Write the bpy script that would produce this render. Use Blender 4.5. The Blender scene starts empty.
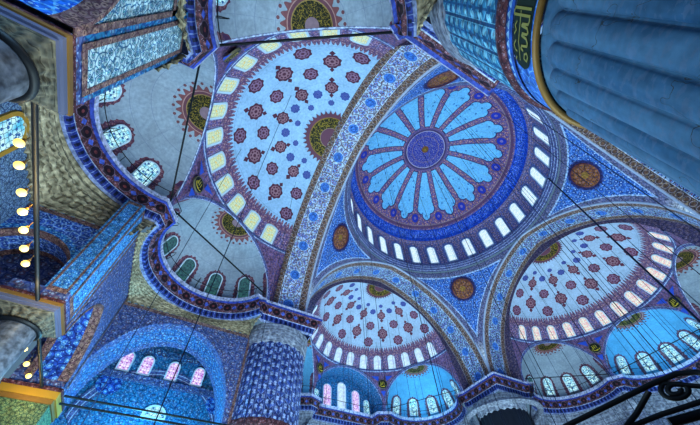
import bpy, math, random
from math import pi, sin, cos, tan, sqrt, atan2, radians as R, degrees
from mathutils import Vector, Matrix
random.seed(7)
sc = bpy.context.scene
COL = sc.collection

# ------------------------------------------------------------------ node expressions
def C(r, g, b):
    f = lambda c: ((c/255+0.055)/1.055)**2.4 if c/255 > 0.04045 else c/255/12.92
    return (f(r), f(g), f(b), 1.0)

class V:
    """a float socket with arithmetic"""
    def __init__(s, nt, k): s.nt, s.k = nt, k
    def m(s, op, *a, clamp=False):
        n = s.nt.nodes.new('ShaderNodeMath'); n.operation = op; n.use_clamp = clamp
        for i, x in enumerate((s,)+a):
            if isinstance(x, V): s.nt.links.new(x.k, n.inputs[i])
            else: n.inputs[i].default_value = float(x)
        return V(s.nt, n.outputs[0])
    def __add__(s, o): return s.m('ADD', o)
    __radd__ = __add__
    def __sub__(s, o): return s.m('SUBTRACT', o)
    def __rsub__(s, o): return (s*-1)+o
    def __mul__(s, o): return s.m('MULTIPLY', o)
    __rmul__ = __mul__
    def __truediv__(s, o): return s.m('DIVIDE', o)
    def __lt__(s, o): return s.m('LESS_THAN', o)
    def __gt__(s, o): return s.m('GREATER_THAN', o)
    def __pow__(s, o): return s.m('POWER', o)
    def abs(s): return s.m('ABSOLUTE')
    def sin(s): return s.m('SINE')
    def cos(s): return s.m('COSINE')
    def floor(s): return s.m('FLOOR')
    def frac(s): return s.m('FRACT')
    def sqrt(s): return s.m('SQRT')
    def mn(s, o): return s.m('MINIMUM', o)
    def mx(s, o): return s.m('MAXIMUM', o)
    def inv(s): return 1.0 - s
    def mod2(s): return (s*0.5).frac().m('MULTIPLY', 2.0)      # value modulo 2
    def between(s, a, b): return (s > a)*(s < b)
    def near(s, a, w): return (s-a).abs() < w
    def cell(s, p): return ((s/p).frac()-0.5)*p               # signed distance to cell centre
def hyp(a, b): return (a*a+b*b).sqrt()

class K:
    """material builder"""
    def __init__(s, name, rough=0.65, spec=0.3):
        s.mat = bpy.data.materials.new(name); s.mat.use_nodes = True
        s.nt = s.mat.node_tree; s.nt.nodes.clear()
        s.out = s.nt.nodes.new('ShaderNodeOutputMaterial')
        s.b = s.nt.nodes.new('ShaderNodeBsdfPrincipled')
        s.b.inputs['Roughness'].default_value = rough
        s.b.inputs['Specular IOR Level'].default_value = spec
        s.nt.links.new(s.b.outputs[0], s.out.inputs[0])
        uv = s.nt.nodes.new('ShaderNodeUVMap'); uv.uv_map = 'UVMap'
        sp = s.nt.nodes.new('ShaderNodeSeparateXYZ'); s.nt.links.new(uv.outputs[0], sp.inputs[0])
        s.u, s.v = V(s.nt, sp.outputs[0]), V(s.nt, sp.outputs[1])
    def vec(s, x, y, z=0.0):
        n = s.nt.nodes.new('ShaderNodeCombineXYZ')
        for i, q in enumerate((x, y, z)):
            if isinstance(q, V): s.nt.links.new(q.k, n.inputs[i])
            else: n.inputs[i].default_value = q
        return n.outputs[0]
    def obj(s):
        n = s.nt.nodes.new('ShaderNodeTexCoord'); sp = s.nt.nodes.new('ShaderNodeSeparateXYZ')
        s.nt.links.new(n.outputs['Object'], sp.inputs[0])
        return [V(s.nt, sp.outputs[i]) for i in range(3)]
    def noise(s, x, y, sc=1.0, det=2.0, z=0.0):
        n = s.nt.nodes.new('ShaderNodeTexNoise'); n.inputs['Scale'].default_value = sc
        n.inputs['Detail'].default_value = det
        s.nt.links.new(s.vec(x, y, z), n.inputs['Vector']); return V(s.nt, n.outputs['Fac'])
    def vor(s, x, y, sc=1.0, feat='F1', rnd=1.0):
        n = s.nt.nodes.new('ShaderNodeTexVoronoi'); n.voronoi_dimensions = '2D'; n.feature = feat
        n.inputs['Scale'].default_value = sc; n.inputs['Randomness'].default_value = rnd
        s.nt.links.new(s.vec(x, y), n.inputs['Vector'])
        return V(s.nt, n.outputs['Distance'])
    def mix(s, a, b, f):
        n = s.nt.nodes.new('ShaderNodeMix'); n.data_type = 'RGBA'
        for i, q in ((0, f), (6, a), (7, b)):
            if isinstance(q, V): s.nt.links.new(q.k, n.inputs[i])
            elif isinstance(q, (tuple, float, int)): n.inputs[i].default_value = q
            else: s.nt.links.new(q, n.inputs[i])
        return n.outputs[2]
    def layers(s, base, *ly):
        c = base
        for col, f in ly: c = s.mix(c, col, f)
        return c
    def done(s, col, grime=0.25, emit=None, estr=1.0, bump=None, bstr=0.3, metal=0.0, plainmat=False, speck=2.6):
        if grime:
            x, y, z = s.obj()
            g = s.noise(x, y, 0.55, 4.0, z)
            f = ((g-0.5)*(grime*2.6)+1.0).mx(0.3)
            if grime >= 0.12 and not plainmat:
                g2 = s.noise(x, y, 5.5, 3.0, z)
                f = f*(((g2-0.5)*speck+(1.0-speck*0.03)).mx(0.35).mn(1.7))
            n = s.nt.nodes.new('ShaderNodeVectorMath'); n.operation = 'SCALE'
            if isinstance(col, tuple):
                n.inputs[0].default_value = col[:3]
            else: s.nt.links.new(col, n.inputs[0])
            s.nt.links.new(f.k, n.inputs['Scale']); col = n.outputs[0]
        if isinstance(col, tuple): s.b.inputs['Base Color'].default_value = col
        else: s.nt.links.new(col, s.b.inputs['Base Color'])
        s.b.inputs['Metallic'].default_value = metal
        if emit is not None:
            if isinstance(emit, tuple): s.b.inputs['Emission Color'].default_value = emit
            else: s.nt.links.new(emit, s.b.inputs['Emission Color'])
            s.b.inputs['Emission Strength'].default_value = estr
        if bump is not None:
            n = s.nt.nodes.new('ShaderNodeBump'); n.inputs['Strength'].default_value = bstr
            n.inputs['Distance'].default_value = 0.08
            s.nt.links.new(bump.k, n.inputs['Height']); s.nt.links.new(n.outputs[0], s.b.inputs['Normal'])
        return s.mat
    def arab(s, x, y, sc, base, vine, flower, dot, rnd=0.85):
        """vines and flowers"""
        w = (s.noise(x, y, sc*0.9, 1.0)-0.5)*(0.9/sc)
        e = s.vor(x+w, y-w, sc, 'DISTANCE_TO_EDGE', rnd)
        f = s.vor(x, y, sc, 'F1', rnd)
        d = s.vor(x+13.3, y+w+4.1, sc*1.9, 'F1', 1.0)
        return s.layers(base, (vine, e < 0.075), (flower, f < 0.30), (base, f.between(0.15, 0.20)), (dot, f < 0.12), (dot, d < 0.13))

# palette
NAVY, BLUE, AZURE, SKY = C(38, 52, 118), C(45, 92, 185), C(70, 140, 215), C(120, 178, 225)
PALE, WHITE, CREAM = C(176, 196, 226), C(214, 224, 236), C(205, 196, 180)
BROWN, WINE, PLUM, OCHRE, GOLD = C(104, 78, 76), C(112, 58, 66), C(96, 74, 128), C(158, 128, 84), C(200, 160, 60)
STONE, DARK, TEAL, GREYB = C(150, 138, 118), C(20, 22, 30), C(40, 120, 150), C(128, 142, 172)

def plain(name, col, rough=0.6, grime=0.2, metal=0.0):
    k = K(name, rough); return k.done(col, grime, metal=metal, plainmat=True)
M = {}
M['iron'] = plain('black_iron', C(22, 24, 30), 0.5, 0.1)
M['cable'] = plain('steel_cable', C(30, 36, 60), 0.5, 0.0)
M['trim'] = plain('pale_trim', C(168, 178, 205))
M['wine'] = plain('wine_trim', WINE)
M['gold'] = plain('gilding', C(176, 134, 54), 0.4, 0.25, 0.1)
M['brass'] = plain('dark_gilding', C(128, 96, 52), 0.4, 0.3, 0.1)
M['navy'] = plain('navy_trim', C(48, 66, 150))

def mk_dome():
    k = K('dome_paint'); u, r = k.u, k.v
    x, y = u*0+r*u.cos(), r*u.sin()
    n = 16
    a = ((u*(n/(2*pi))).frac()-0.5).abs()*(2*pi/n)*r          # metres from the panel's centre line
    half = r*(pi/n)
    panel = ((a < half-0.36-(r-3.0)*0.012)*r.between(3.45, 8.3)).mx(hyp(a-0.70, (r-8.3)*1.1) < 0.56)
    panel = panel.mx(hyp(a, (r-9.0)*1.1) < 0.55).mx((a < 0.6)*r.between(7.0, 8.9))
    panel = panel*(r > 3.45)
    edge = ((a < half-0.26-(r-3.0)*0.012)*r.between(3.3, 8.35)).mx(hyp(a-0.70, (r-8.3)*1.1) < 0.68).mx(hyp(a, (r-9.0)*1.1) < 0.67)
    net = k.arab(x, y, 2.6, C(148, 112, 146), C(84, 78, 166), C(190, 110, 112), C(236, 206, 196))
    rosette = hyp(half-a, (r-9.3)*1.1)
    net = k.layers(net, (C(140, 100, 120), rosette < 0.62), (C(52, 70, 190), rosette < 0.5), (C(150, 130, 190), rosette < 0.18))
    streak = k.noise(u*9.0, r*0.25, 3.0, 3.0)
    pan = k.mix(C(108, 190, 248), C(160, 224, 255), streak)
    mot = k.vor(x, y, 0.9, 'F1')
    pan = k.mix(pan, C(70, 140, 205), mot < 0.1)
    med = k.arab(x, y, 2.3, C(56, 64, 160), C(110, 106, 190), C(70, 80, 190), C(205, 180, 150))
    c = k.layers(net, (C(70, 60, 110), edge), (pan, panel))
    c = k.layers(c, (C(120, 84, 120), r.between(10.1, 10.34)), (C(170, 140, 150), r.near(10.05, 0.05)), (C(120, 100, 150), r < 3.2+0.0*r),
                 (C(88, 66, 112), r < 3.0), (C(190, 176, 205), r < 2.78), (med, r < 2.66), (C(170, 130, 130), r.near(1.9, 0.03)),
                 (C(150, 100, 60), r < 0.5), (C(220, 170, 60), r < 0.28))
    return k.done(c, 0.15, speck=1.0)
M['dome'] = mk_dome()

def mk_insc():
    k = K('inscription_blue'); u, v = k.u, k.v           # metres
    w = (k.noise(u, v, 1.2, 1.0)-0.5)*0.5
    s1 = k.noise(u*1.4, v*3.2, 1.6, 2.0); line = (s1-0.5).abs() < 0.022
    tall = ((u+w*0.5).cell(0.42).abs() < 0.03)*(v.between(0.25, 0.75))*(k.noise(u, v*0, 0.9, 0.0) > 0.5)
    c = k.layers(C(38, 82, 196), (C(52, 104, 214), k.noise(u, v, 3.0, 2.0) > 0.52), (C(140, 166, 240), line*v.between(0.2, 0.85)), (C(140, 166, 240), tall))
    c = k.layers(c, (C(150, 130, 170), v < 0.06), (C(150, 130, 170), v > 1.06))
    return k.done(c, 0.12)
M['insc'] = mk_insc()

def mk_drum():
    k = K('drum_paint'); u, v = k.u, k.v                # u angle, v height above window sill
    x = u*11.6
    c = k.arab(x, v, 2.6, C(140, 126, 160), C(88, 96, 172), C(182, 118, 126), C(226, 212, 220))
    a = ((u*(28/(2*pi))).frac()-0.5).abs()*(2*pi/28)*11.6   # 0 at window centre line
    fr = (hyp(a, (v-3.35).mx(0.0)) < 0.86)*(v > -0.25)
    c = k.layers(c, (C(120, 130, 184), fr), (C(178, 178, 206), v.between(-0.45, -0.3)), (C(130, 120, 170), v < -0.62), (C(180, 160, 190), v.between(4.55, 4.63)))
    return k.done(c, 0.12)
M['drum'] = mk_drum()

def ribs(k, d, w): return d < w
def mk_semi(name, ground, red, blue2):
    k = K(name); u, r = k.u, k.v                        # u angle from axis, r horizontal radius
    p = R(16.36)
    ia = (u/p+0.5).floor(); aa = (u-ia*p)               # nearest column
    even = (ia*0.5).frac() < 0.25
    odd = even.inv()
    arc = r*1.0
    def disc(r0, rad, rad2=None):
        dx = aa*(r0); dr = (r-r0)/math.sqrt(1-(r0/9.7)**2)
        return hyp(dx, dr), dx, dr
    ang = lambda dx, dr: k.vec(dx, dr)
    c = ground
    x, y = r*u.sin(), r*u.cos()
    stain = k.noise(u*6.0, r*0.5, 2.0, 4.0)
    c = k.mix(c, tuple(min(1, q*1.25) for q in ground[:3])+(1.0,), stain)
    joint = ((r.cell(1.45)).abs() < 0.012)
    c = k.mix(c, C(120, 130, 165), joint*0.5)
    def orn(c, r0, rad, sel, fin, dark, inner):
        d, dx, dr = disc(r0, rad)
        n = V(k.nt, k.nt.nodes.new('ShaderNodeMath').outputs[0]); nd = n.k.node; nd.operation = 'ARCTAN2'
        k.nt.links.new(dx.k, nd.inputs[0]); k.nt.links.new(dr.k, nd.inputs[1])
        lob = (n*8.0).cos()*0.07*rad
        body = (d+lob) < rad
        if fin:
            f1 = (dx.abs()*1.2+(dr.abs()-rad-0.20).abs()) < 0.27
            f1 = f1.mx((dx.abs() < 0.07)*(dr.abs() < rad+0.1))
            body = body.mx(f1)
        c = k.layers(c, (dark, body*sel), (inner, d.between(rad*0.62, rad*0.74)*sel), (inner, d.between(rad*0.2, rad*0.42)*sel),
                     (inner, ((n*8.0).cos() > 0.45)*d.between(rad*0.42, rad*0.62)*sel))
        return c
    c = orn(c, 7.6, 0.66, odd, False, red, C(150, 112, 140))
    c = orn(c, 5.95, 0.60, odd, False, red, C(150, 112, 140))
    c = orn(c, 4.15, 0.40, odd, False, blue2, C(95, 100, 160))
    c = orn(c, 6.8, 0.70, even, True, red, C(160, 116, 128))
    c = orn(c, 4.65, 0.56, even, True, red, C(160, 116, 128))
    c = orn(c, 3.3, 0.27, even, False, blue2, C(95, 100, 160))
    # scalloped brown band above the windows
    sc_ = ((u*(78.0)).sin().abs())*0.26+((u*39.0).sin().abs())*0.12
    band = (r+sc_) > 8.40
    net = k.arab(u*9.0, r*2.0, 2.6, C(130, 92, 116), C(92, 70, 120), C(156, 96, 106), C(196, 172, 186))
    c = k.layers(c, (net, band))
    return k.done(c, 0.16, speck=0.7)
M['semi_left'] = mk_semi('half_dome_paint_lavender', C(156, 184, 216), C(96, 48, 68), C(66, 84, 156))
M['semi_right'] = mk_semi('half_dome_paint_grey', C(168, 182, 206), C(112, 52, 74), C(62, 72, 150))

def mk_band():
    k = K('window_band_paint'); u, v = k.u, k.v
    x = u*9.1
    c = k.arab(x, v, 3.0, C(134, 104, 136), C(76, 72, 144), C(160, 98, 112), C(206, 186, 206))
    a = (((u+R(12.86/2))*(1/R(12.86))).frac()-0.5).abs()*R(12.86)*9.1
    c = k.layers(c, (C(150, 140, 180), a.near(0.74, 0.03)), (C(150, 110, 130), v.near(1.99, 0.03)), (C(150, 160, 205), v < 0.02))
    return k.done(c, 0.12)
M['band'] = mk_band()

def mk_exedra(name, ground, red, joint):
    k = K(name); u, s = k.u, k.v                       # u angle round the apex, s metres from the apex
    x, y = s*u.sin(), s*u.cos()
    st = k.noise(u*4.0, s*0.6, 2.5, 5.0)
    c = k.mix(tuple(q*0.82 for q in ground[:3])+(1,), tuple(min(1, q*1.15) for q in ground[:3])+(1,), st)
    c = k.layers(c, (joint, ((s-0.3).cell(1.25).abs() < 0.012)*0.6), (joint, ((u*(180/pi)).cell(30.0).abs()*s < 0.4)*0.5))
    p = R(32)
    a = ((u/p+0.5).frac()-0.5)*p*5.0
    zed = 8.01-s                                        # metres above the cornice
    d = hyp(a, (zed-2.0).mx(0.0)*0.9)
    an = (zed*8.0).sin()*(a*8.0).sin()
    sur = (d+an.abs()*0.12) < 1.02
    net = k.arab(x*1.0, s*1.2, 3.2, C(104, 66, 84), C(84, 54, 88), C(140, 84, 92), C(170, 130, 140))
    c = k.layers(c, (red, sur), (net, d < 0.92), (tuple(q*0.6 for q in ground[:3])+(1,), d < 0.6))
    # crown medallion
    yy = y-0.12
    dd = hyp(x, yy)*1.0
    n = V(k.nt, k.nt.nodes.new('ShaderNodeMath').outputs[0]); nd = n.k.node; nd.operation = 'ARCTAN2'
    k.nt.links.new(x.k, nd.inputs[0]); k.nt.links.new(yy.k, nd.inputs[1])
    star = (n*22.0).cos()*0.16+1.74
    c = k.layers(c, (C(130, 78, 84), dd < star), (C(120, 72, 80), hyp(((n*(22/(2*pi))).frac()-0.5)*(2*pi/22)*2.02, dd-2.02) < 0.10), (C(176, 132, 128), (dd < 1.5)), (C(110, 66, 80), dd < 1.44), (C(160, 128, 80), dd < 1.26))
    g = k.noise(x, yy, 5.0, 3.0)
    c = k.layers(c, (k.mix(C(34, 32, 20), C(150, 122, 40), (g-0.5).abs() < 0.022), dd < 1.2), (C(140, 112, 124), dd < 0.42))
    return k.done(c, 0.24, speck=0.6)
M['exedra'] = mk_exedra('exedra_paint_grey', C(154, 164, 180), C(112, 62, 80), C(96, 104, 140))
M['exedra_cyan'] = mk_exedra('exedra_paint_cyan_lit', C(96, 156, 196), C(92, 62, 100), C(90, 120, 170))  # copy of the grey paint with cyan lamplight put into its colour

def mk_arch(name, flow, vine, base, L=36.0):
    k = K(name); u, v = k.u, k.v                       # u metres along, v 0..1 across the soffit
    t = v*3.4
    blue = k.arab(u, t, 2.0, base, vine, flow, C(150, 84, 90))
    med = hyp(u.cell(3.3), (t-1.72))
    blue = k.layers(blue, (base, med < 0.56), (C(78, 128, 206), med < 0.50), (C(58, 96, 180), med.between(0.2, 0.3)))
    br = k.arab(u, t, 3.4, C(108, 84, 82), C(70, 56, 72), C(136, 102, 78), C(190, 164, 130))
    ros = hyp(u.cell(0.62), (((t-1.7).abs())-1.31))
    br = k.layers(br, (C(158, 142, 150), ros.between(0.2, 0.25)), (C(120, 84, 70), ros < 0.12))
    d = (t-1.7).abs()
    c = k.layers(blue, (C(200, 206, 222), d > 0.95), (br, d > 1.0), (C(166, 158, 172), d > 1.62))
    return k.done(c, 0.15)
M['arch_blue'] = mk_arch('great_arch_paint_deep', C(40, 84, 172), C(64, 60, 88), C(162, 186, 218))
M['arch'] = mk_arch('great_arch_paint', C(52, 104, 200), C(116, 96, 116), C(186, 200, 224))

def mk_pend():
    k = K('pendentive_paint'); u, v = k.u, k.v         # u metres across from the diagonal, v height
    net = k.arab(u, v, 2.0, C(66, 110, 192), C(100, 144, 212), C(44, 72, 152), C(186, 206, 236))
    d = hyp(u, (v-31.75)*1.15)
    med = k.arab(u, v, 2.6, C(150, 92, 58), C(90, 56, 62), C(186, 124, 56), C(80, 84, 140))
    n = V(k.nt, k.nt.nodes.new('ShaderNodeMath').outputs[0]); nd = n.k.node; nd.operation = 'ARCTAN2'
    k.nt.links.new(u.k, nd.inputs[0]); k.nt.links.new((v-31.75).k, nd.inputs[1])
    c = k.layers(net, (C(70, 84, 150), d < 1.7), (C(52, 50, 100), (d+(n*16.0).cos()*0.06) < 1.6), (C(150, 96, 80), d < 1.36), (med, d < 1.26), (C(160, 120, 60), d < 0.35))
    # plain dusky border along the arches and the ring
    return k, c, d
def mk_pend2():
    k, c, d = mk_pend()
    u2, v2 = k.u, k.v
    at = k.nt.nodes.new('ShaderNodeAttribute'); at.attribute_name = 'border'
    e = V(k.nt, at.outputs['Fac'])
    bor = k.arab(u2, v2, 3.6, C(112, 112, 148), C(80, 82, 128), C(132, 116, 138), C(160, 158, 186))
    c = k.layers(c, (C(176, 196, 232), e < 0.95), (bor, e < 0.82), (C(190, 200, 226), e < 0.10))
    c = k.mix(c, k.mix(C(226, 222, 226), C(130, 126, 140), v2.cell(0.5).abs() < 0.03), ((25.4-v2)*0.5).mx(0.0).mn(1.0))
    return k.done(c, 0.15)
M['pend'] = mk_pend2()

def mk_cornice(name, redc, bluec):
    k = K(name); u, v = k.u, k.v                      # v metres over the profile from below
    t = v
    tooth = ((u/0.42).frac()-0.5).abs() < 0.17
    lower = k.layers(bluec, (C(120, 136, 186), ((u/0.42).frac()-0.5).abs() > 0.455), (C(22, 28, 66), tooth*t.between(0.16, 0.52)), (C(130, 140, 180), t < 0.08))
    cell = u.cell(1.15); oc = (cell.abs()).mx((t-1.1).abs()); oc = oc.mx((cell.abs()+(t-1.1).abs())*0.72)
    cell2 = (u+0.575).cell(1.15)
    up = k.arab(u, t, 3.4, redc, C(80, 46, 60), C(128, 80, 84), C(150, 120, 140))
    up = k.layers(up, (C(112, 92, 112), oc < 0.35), (C(40, 24, 36), oc < 0.31), (C(112, 56, 60), oc < 0.10),
                  (C(80, 100, 190), ((cell2.abs()+(t-1.1).abs()) < 0.20)), (C(56, 74, 160), t > 1.52))
    c = k.layers(lower, (up, t > 0.62), (C(180, 192, 220), t.near(0.62, 0.03)), (C(180, 180, 210), t > 1.72))
    return k.done(c, 0.12)
M['cornice'] = mk_cornice('gallery_cornice_paint', C(82, 50, 62), C(46, 62, 138))

def mk_tile_shaft(name, base, leaf, line, hi):
    k = K(name); u, v = k.u, k.v                      # u metres round, v height
    p = 0.58
    a = u.cell(p); row = (u/p).floor()
    vv = v+((row*0.5).frac() > 0.25)*0.35
    b = vv.cell(0.7)
    seam = a.abs() > p*0.43
    leafm = (((vv-a.abs()*1.5)/0.62).frac() < 0.45)*(a.abs() < 0.22)
    curl = ((a.abs()-0.12).abs() < 0.035)*(((vv*7.0).sin()) > -0.2)
    w = (hyp(a.abs()-0.15, b.abs()-0.27) < 0.085)
    n = k.noise(u, v, 6.0, 2.0)
    c = k.layers(base, (leaf, leafm), (hi, ((((vv-a.abs()*1.5)/0.62).frac()).between(0.45, 0.56))*(a.abs() < 0.2)*0.6), (leaf, a.abs() < 0.025), (hi, w), (line, seam), (hi, a.abs().between(p*0.40, p*0.43)*0.7),
                 (C(110, 90, 110), (n > 0.62)*0.5))
    return k.done(c, 0.2)
M['tile_shaft'] = mk_tile_shaft('pier_tile_indigo', C(62, 84, 152), C(38, 52, 108), C(54, 66, 120), C(146, 160, 200))
M['tile_shaft_teal'] = mk_tile_shaft('pier_tile_teal', C(58, 132, 172), C(34, 92, 138), C(36, 78, 120), C(130, 190, 214))

def mk_marble():
    k = K('fluted_marble', 0.5); x, y, z = k.obj()
    n = k.noise(x*2.0, y*2.0, 1.2, 6.0, z*0.35); n2 = k.noise(x, y, 6.0, 4.0, z*2.0)
    c = k.mix(C(36, 78, 112), C(98, 134, 164), (n-0.25)*1.6)
    c = k.mix(c, C(100, 112, 138), (n2 > 0.56)*0.35)
    cr = (k.noise(x*1.4, y*1.4, 0.35, 5.0, z*0.9)-0.5).abs() < 0.0009
    c = k.mix(c, C(58, 66, 74), cr)
    return k.done(c, 0.2, speck=0.8)
M['marble'] = mk_marble()
def mk_column_stone():
    k = K('column_marble', 0.4); x, y, z = k.obj()
    n = k.noise(x*2, y*2, 1.5, 5.0, z)
    return k.done(k.mix(C(62, 68, 84), C(118, 118, 124), n), 0.2)
M['colstone'] = mk_column_stone()

def mk_muq(name, lo, hi):
    k = K(name, 0.8); u, v = k.u, k.v
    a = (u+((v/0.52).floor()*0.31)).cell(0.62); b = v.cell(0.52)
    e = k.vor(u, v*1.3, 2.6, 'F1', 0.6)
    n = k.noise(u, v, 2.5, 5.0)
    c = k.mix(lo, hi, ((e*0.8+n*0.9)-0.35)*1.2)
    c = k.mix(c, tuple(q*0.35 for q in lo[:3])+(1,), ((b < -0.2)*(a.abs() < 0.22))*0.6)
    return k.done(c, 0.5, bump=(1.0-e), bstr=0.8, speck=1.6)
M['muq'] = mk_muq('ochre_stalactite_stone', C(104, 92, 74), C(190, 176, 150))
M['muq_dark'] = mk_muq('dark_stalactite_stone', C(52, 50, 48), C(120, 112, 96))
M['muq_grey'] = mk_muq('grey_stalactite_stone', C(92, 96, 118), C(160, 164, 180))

def mk_wall(name, base, vine, flower, dot, sc_=2.2, grime=0.2):
    k = K(name); u, v = k.u, k.v
    return k.done(k.arab(u, v, sc_, base, vine, flower, dot), grime)
M['tile_white'] = mk_wall('white_blue_tile', C(196, 214, 220), C(66, 112, 150), C(44, 88, 136), C(60, 140, 150), 3.6)
M['tile_azure'] = mk_wall('azure_tile', C(84, 160, 215), C(44, 96, 180), C(50, 110, 195), C(170, 215, 235), 3.0)
M['tile_blue'] = mk_wall('royal_blue_tile', C(66, 106, 196), C(150, 186, 230), C(38, 64, 150), C(150, 180, 220), 3.2)
M['tile_cyan'] = mk_wall('cyan_arabesque', C(52, 126, 172), C(34, 84, 140), C(84, 92, 140), C(130, 170, 200), 2.4)
M['tile_dusk'] = mk_wall('dusky_arabesque', C(92, 104, 152), C(56, 72, 132), C(108, 86, 112), C(150, 170, 205), 2.4)
M['tile_soffit'] = mk_wall('cyan_dusk_arabesque', C(74, 118, 168), C(40, 72, 130), C(104, 78, 112), C(140, 190, 220), 2.0)
M['tile_grey'] = mk_wall('grey_blue_tile', C(116, 138, 166), C(50, 70, 112), C(62, 84, 130), C(140, 160, 176), 3.6)
M['tile_green'] = mk_wall('green_tile', C(84, 108, 84), C(34, 58, 48), C(128, 140, 96), C(40, 70, 60), 6.5)
M['band_red'] = mk_wall('ochre_red_border', C(132, 104, 104), C(96, 62, 70), C(164, 132, 116), C(90, 60, 66), 4.0)
M['band_blue'] = mk_wall('deep_blue_border', C(50, 88, 178), C(34, 56, 130), C(90, 150, 214), C(140, 186, 226), 2.2)
M['cobalt'] = mk_wall('cobalt_soffit', C(44, 116, 214), C(110, 176, 232), C(36, 76, 176), C(170, 206, 236), 2.6)
M['stonewall'] = mk_wall('grey_marble_wall', C(122, 126, 150), C(104, 106, 130), C(134, 138, 158), C(110, 114, 134), 1.4)
M['face'] = mk_wall('dusky_brown_border', C(100, 88, 118), C(72, 62, 104), C(124, 96, 112), C(150, 130, 150), 3.0)
M['plum'] = mk_wall('plum_spandrel', C(130, 98, 124), C(84, 76, 136), C(154, 104, 116), C(110, 100, 166), 3.0)
def mk_rim():
    k = K('violet_arch_rim'); u, v = k.u, k.v
    c = k.arab(u, v, 4.0, C(96, 104, 158), C(70, 76, 130), C(110, 96, 134), C(140, 146, 190))
    c = k.layers(c, (C(184, 194, 222), v.cell(0.30).abs() < 0.03))
    return k.done(c, 0.12)
M['rim'] = mk_rim()

def mk_roundel():
    k = K('roundel_black'); x, y, z = k.obj()
    d = hyp(x, y)
    return k.done(k.layers(C(26, 30, 34), (C(120, 110, 90), d > 0.56)), 0.1)
M['roundel'] = mk_roundel()
M['letter'] = plain('gold_lettering', C(206, 178, 60), 0.4, 0.1)
M['letter_dim'] = plain('dull_gold_lettering', C(140, 134, 66), 0.4, 0.1)

def mk_glass(name, c1, c2, edge, strength, sc_=5.0, dots=None):
    k = K(name, 0.2); u, v = k.u, k.v
    e = k.vor(u, v, sc_, 'DISTANCE_TO_EDGE', 0.35)
    n = k.vor(u+3.0, v, sc_*0.5, 'F1')
    c = k.mix(c1, c2, (n-0.2)*1.6)
    if dots: c = k.mix(c, dots, k.vor(u, v+7.0, sc_*0.7, 'F1', 1.0) < 0.22)
    c = k.mix(c, edge, e < 0.05)
    return k.done(C(60, 70, 80), 0, emit=c, estr=strength)
M['glass_drum'] = mk_glass('drum_glass', C(225, 240, 250), C(190, 225, 250), C(120, 160, 190), 1.0, 5.0)
M['glass_yellow'] = mk_glass('yellow_glass', C(206, 222, 172), C(186, 220, 214), C(140, 170, 140), 0.85, 4.0, C(220, 205, 110))
M['glass_rose'] = mk_glass('rose_glass', C(225, 225, 205), C(220, 190, 195), C(150, 170, 190), 1.0, 5.0, C(225, 150, 140))
M['glass_white'] = mk_glass('pale_glass', C(206, 232, 248), C(176, 200, 240), C(120, 150, 200), 1.0, 5.0)
M['glass_mosaic'] = mk_glass('mosaic_glass', C(200, 244, 250), C(84, 190, 226), C(16, 50, 90), 0.9, 4.2, C(30, 90, 160))
M['glass_green'] = mk_glass('dim_green_glass', C(76, 140, 130), C(30, 80, 84), C(14, 24, 40), 0.42, 4.2, C(20, 60, 70))
M['glass_violet'] = mk_glass('violet_glass', C(236, 222, 250), C(206, 170, 232), C(120, 70, 160), 1.0, 5.0, C(170, 90, 190))
M['frame_white'] = plain('white_window_frame', C(200, 216, 232))
def mk_bulb():
    k = K('warm_bulb'); return k.done(C(255, 220, 150), 0, emit=C(255, 220, 96), estr=1.6)
M['bulb'] = mk_bulb()
def mk_carpet():
    k = K('red_carpet', 0.95); x, y, z = k.obj()
    c = k.layers(C(120, 50, 48), (C(60, 70, 120), (x.cell(1.2).abs() < 0.12)), (C(150, 90, 70), k.vor(x, y, 2.2, 'F1', 0.3) < 0.2))
    return k.done(c, 0.2)
M['carpet'] = mk_carpet()

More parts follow.
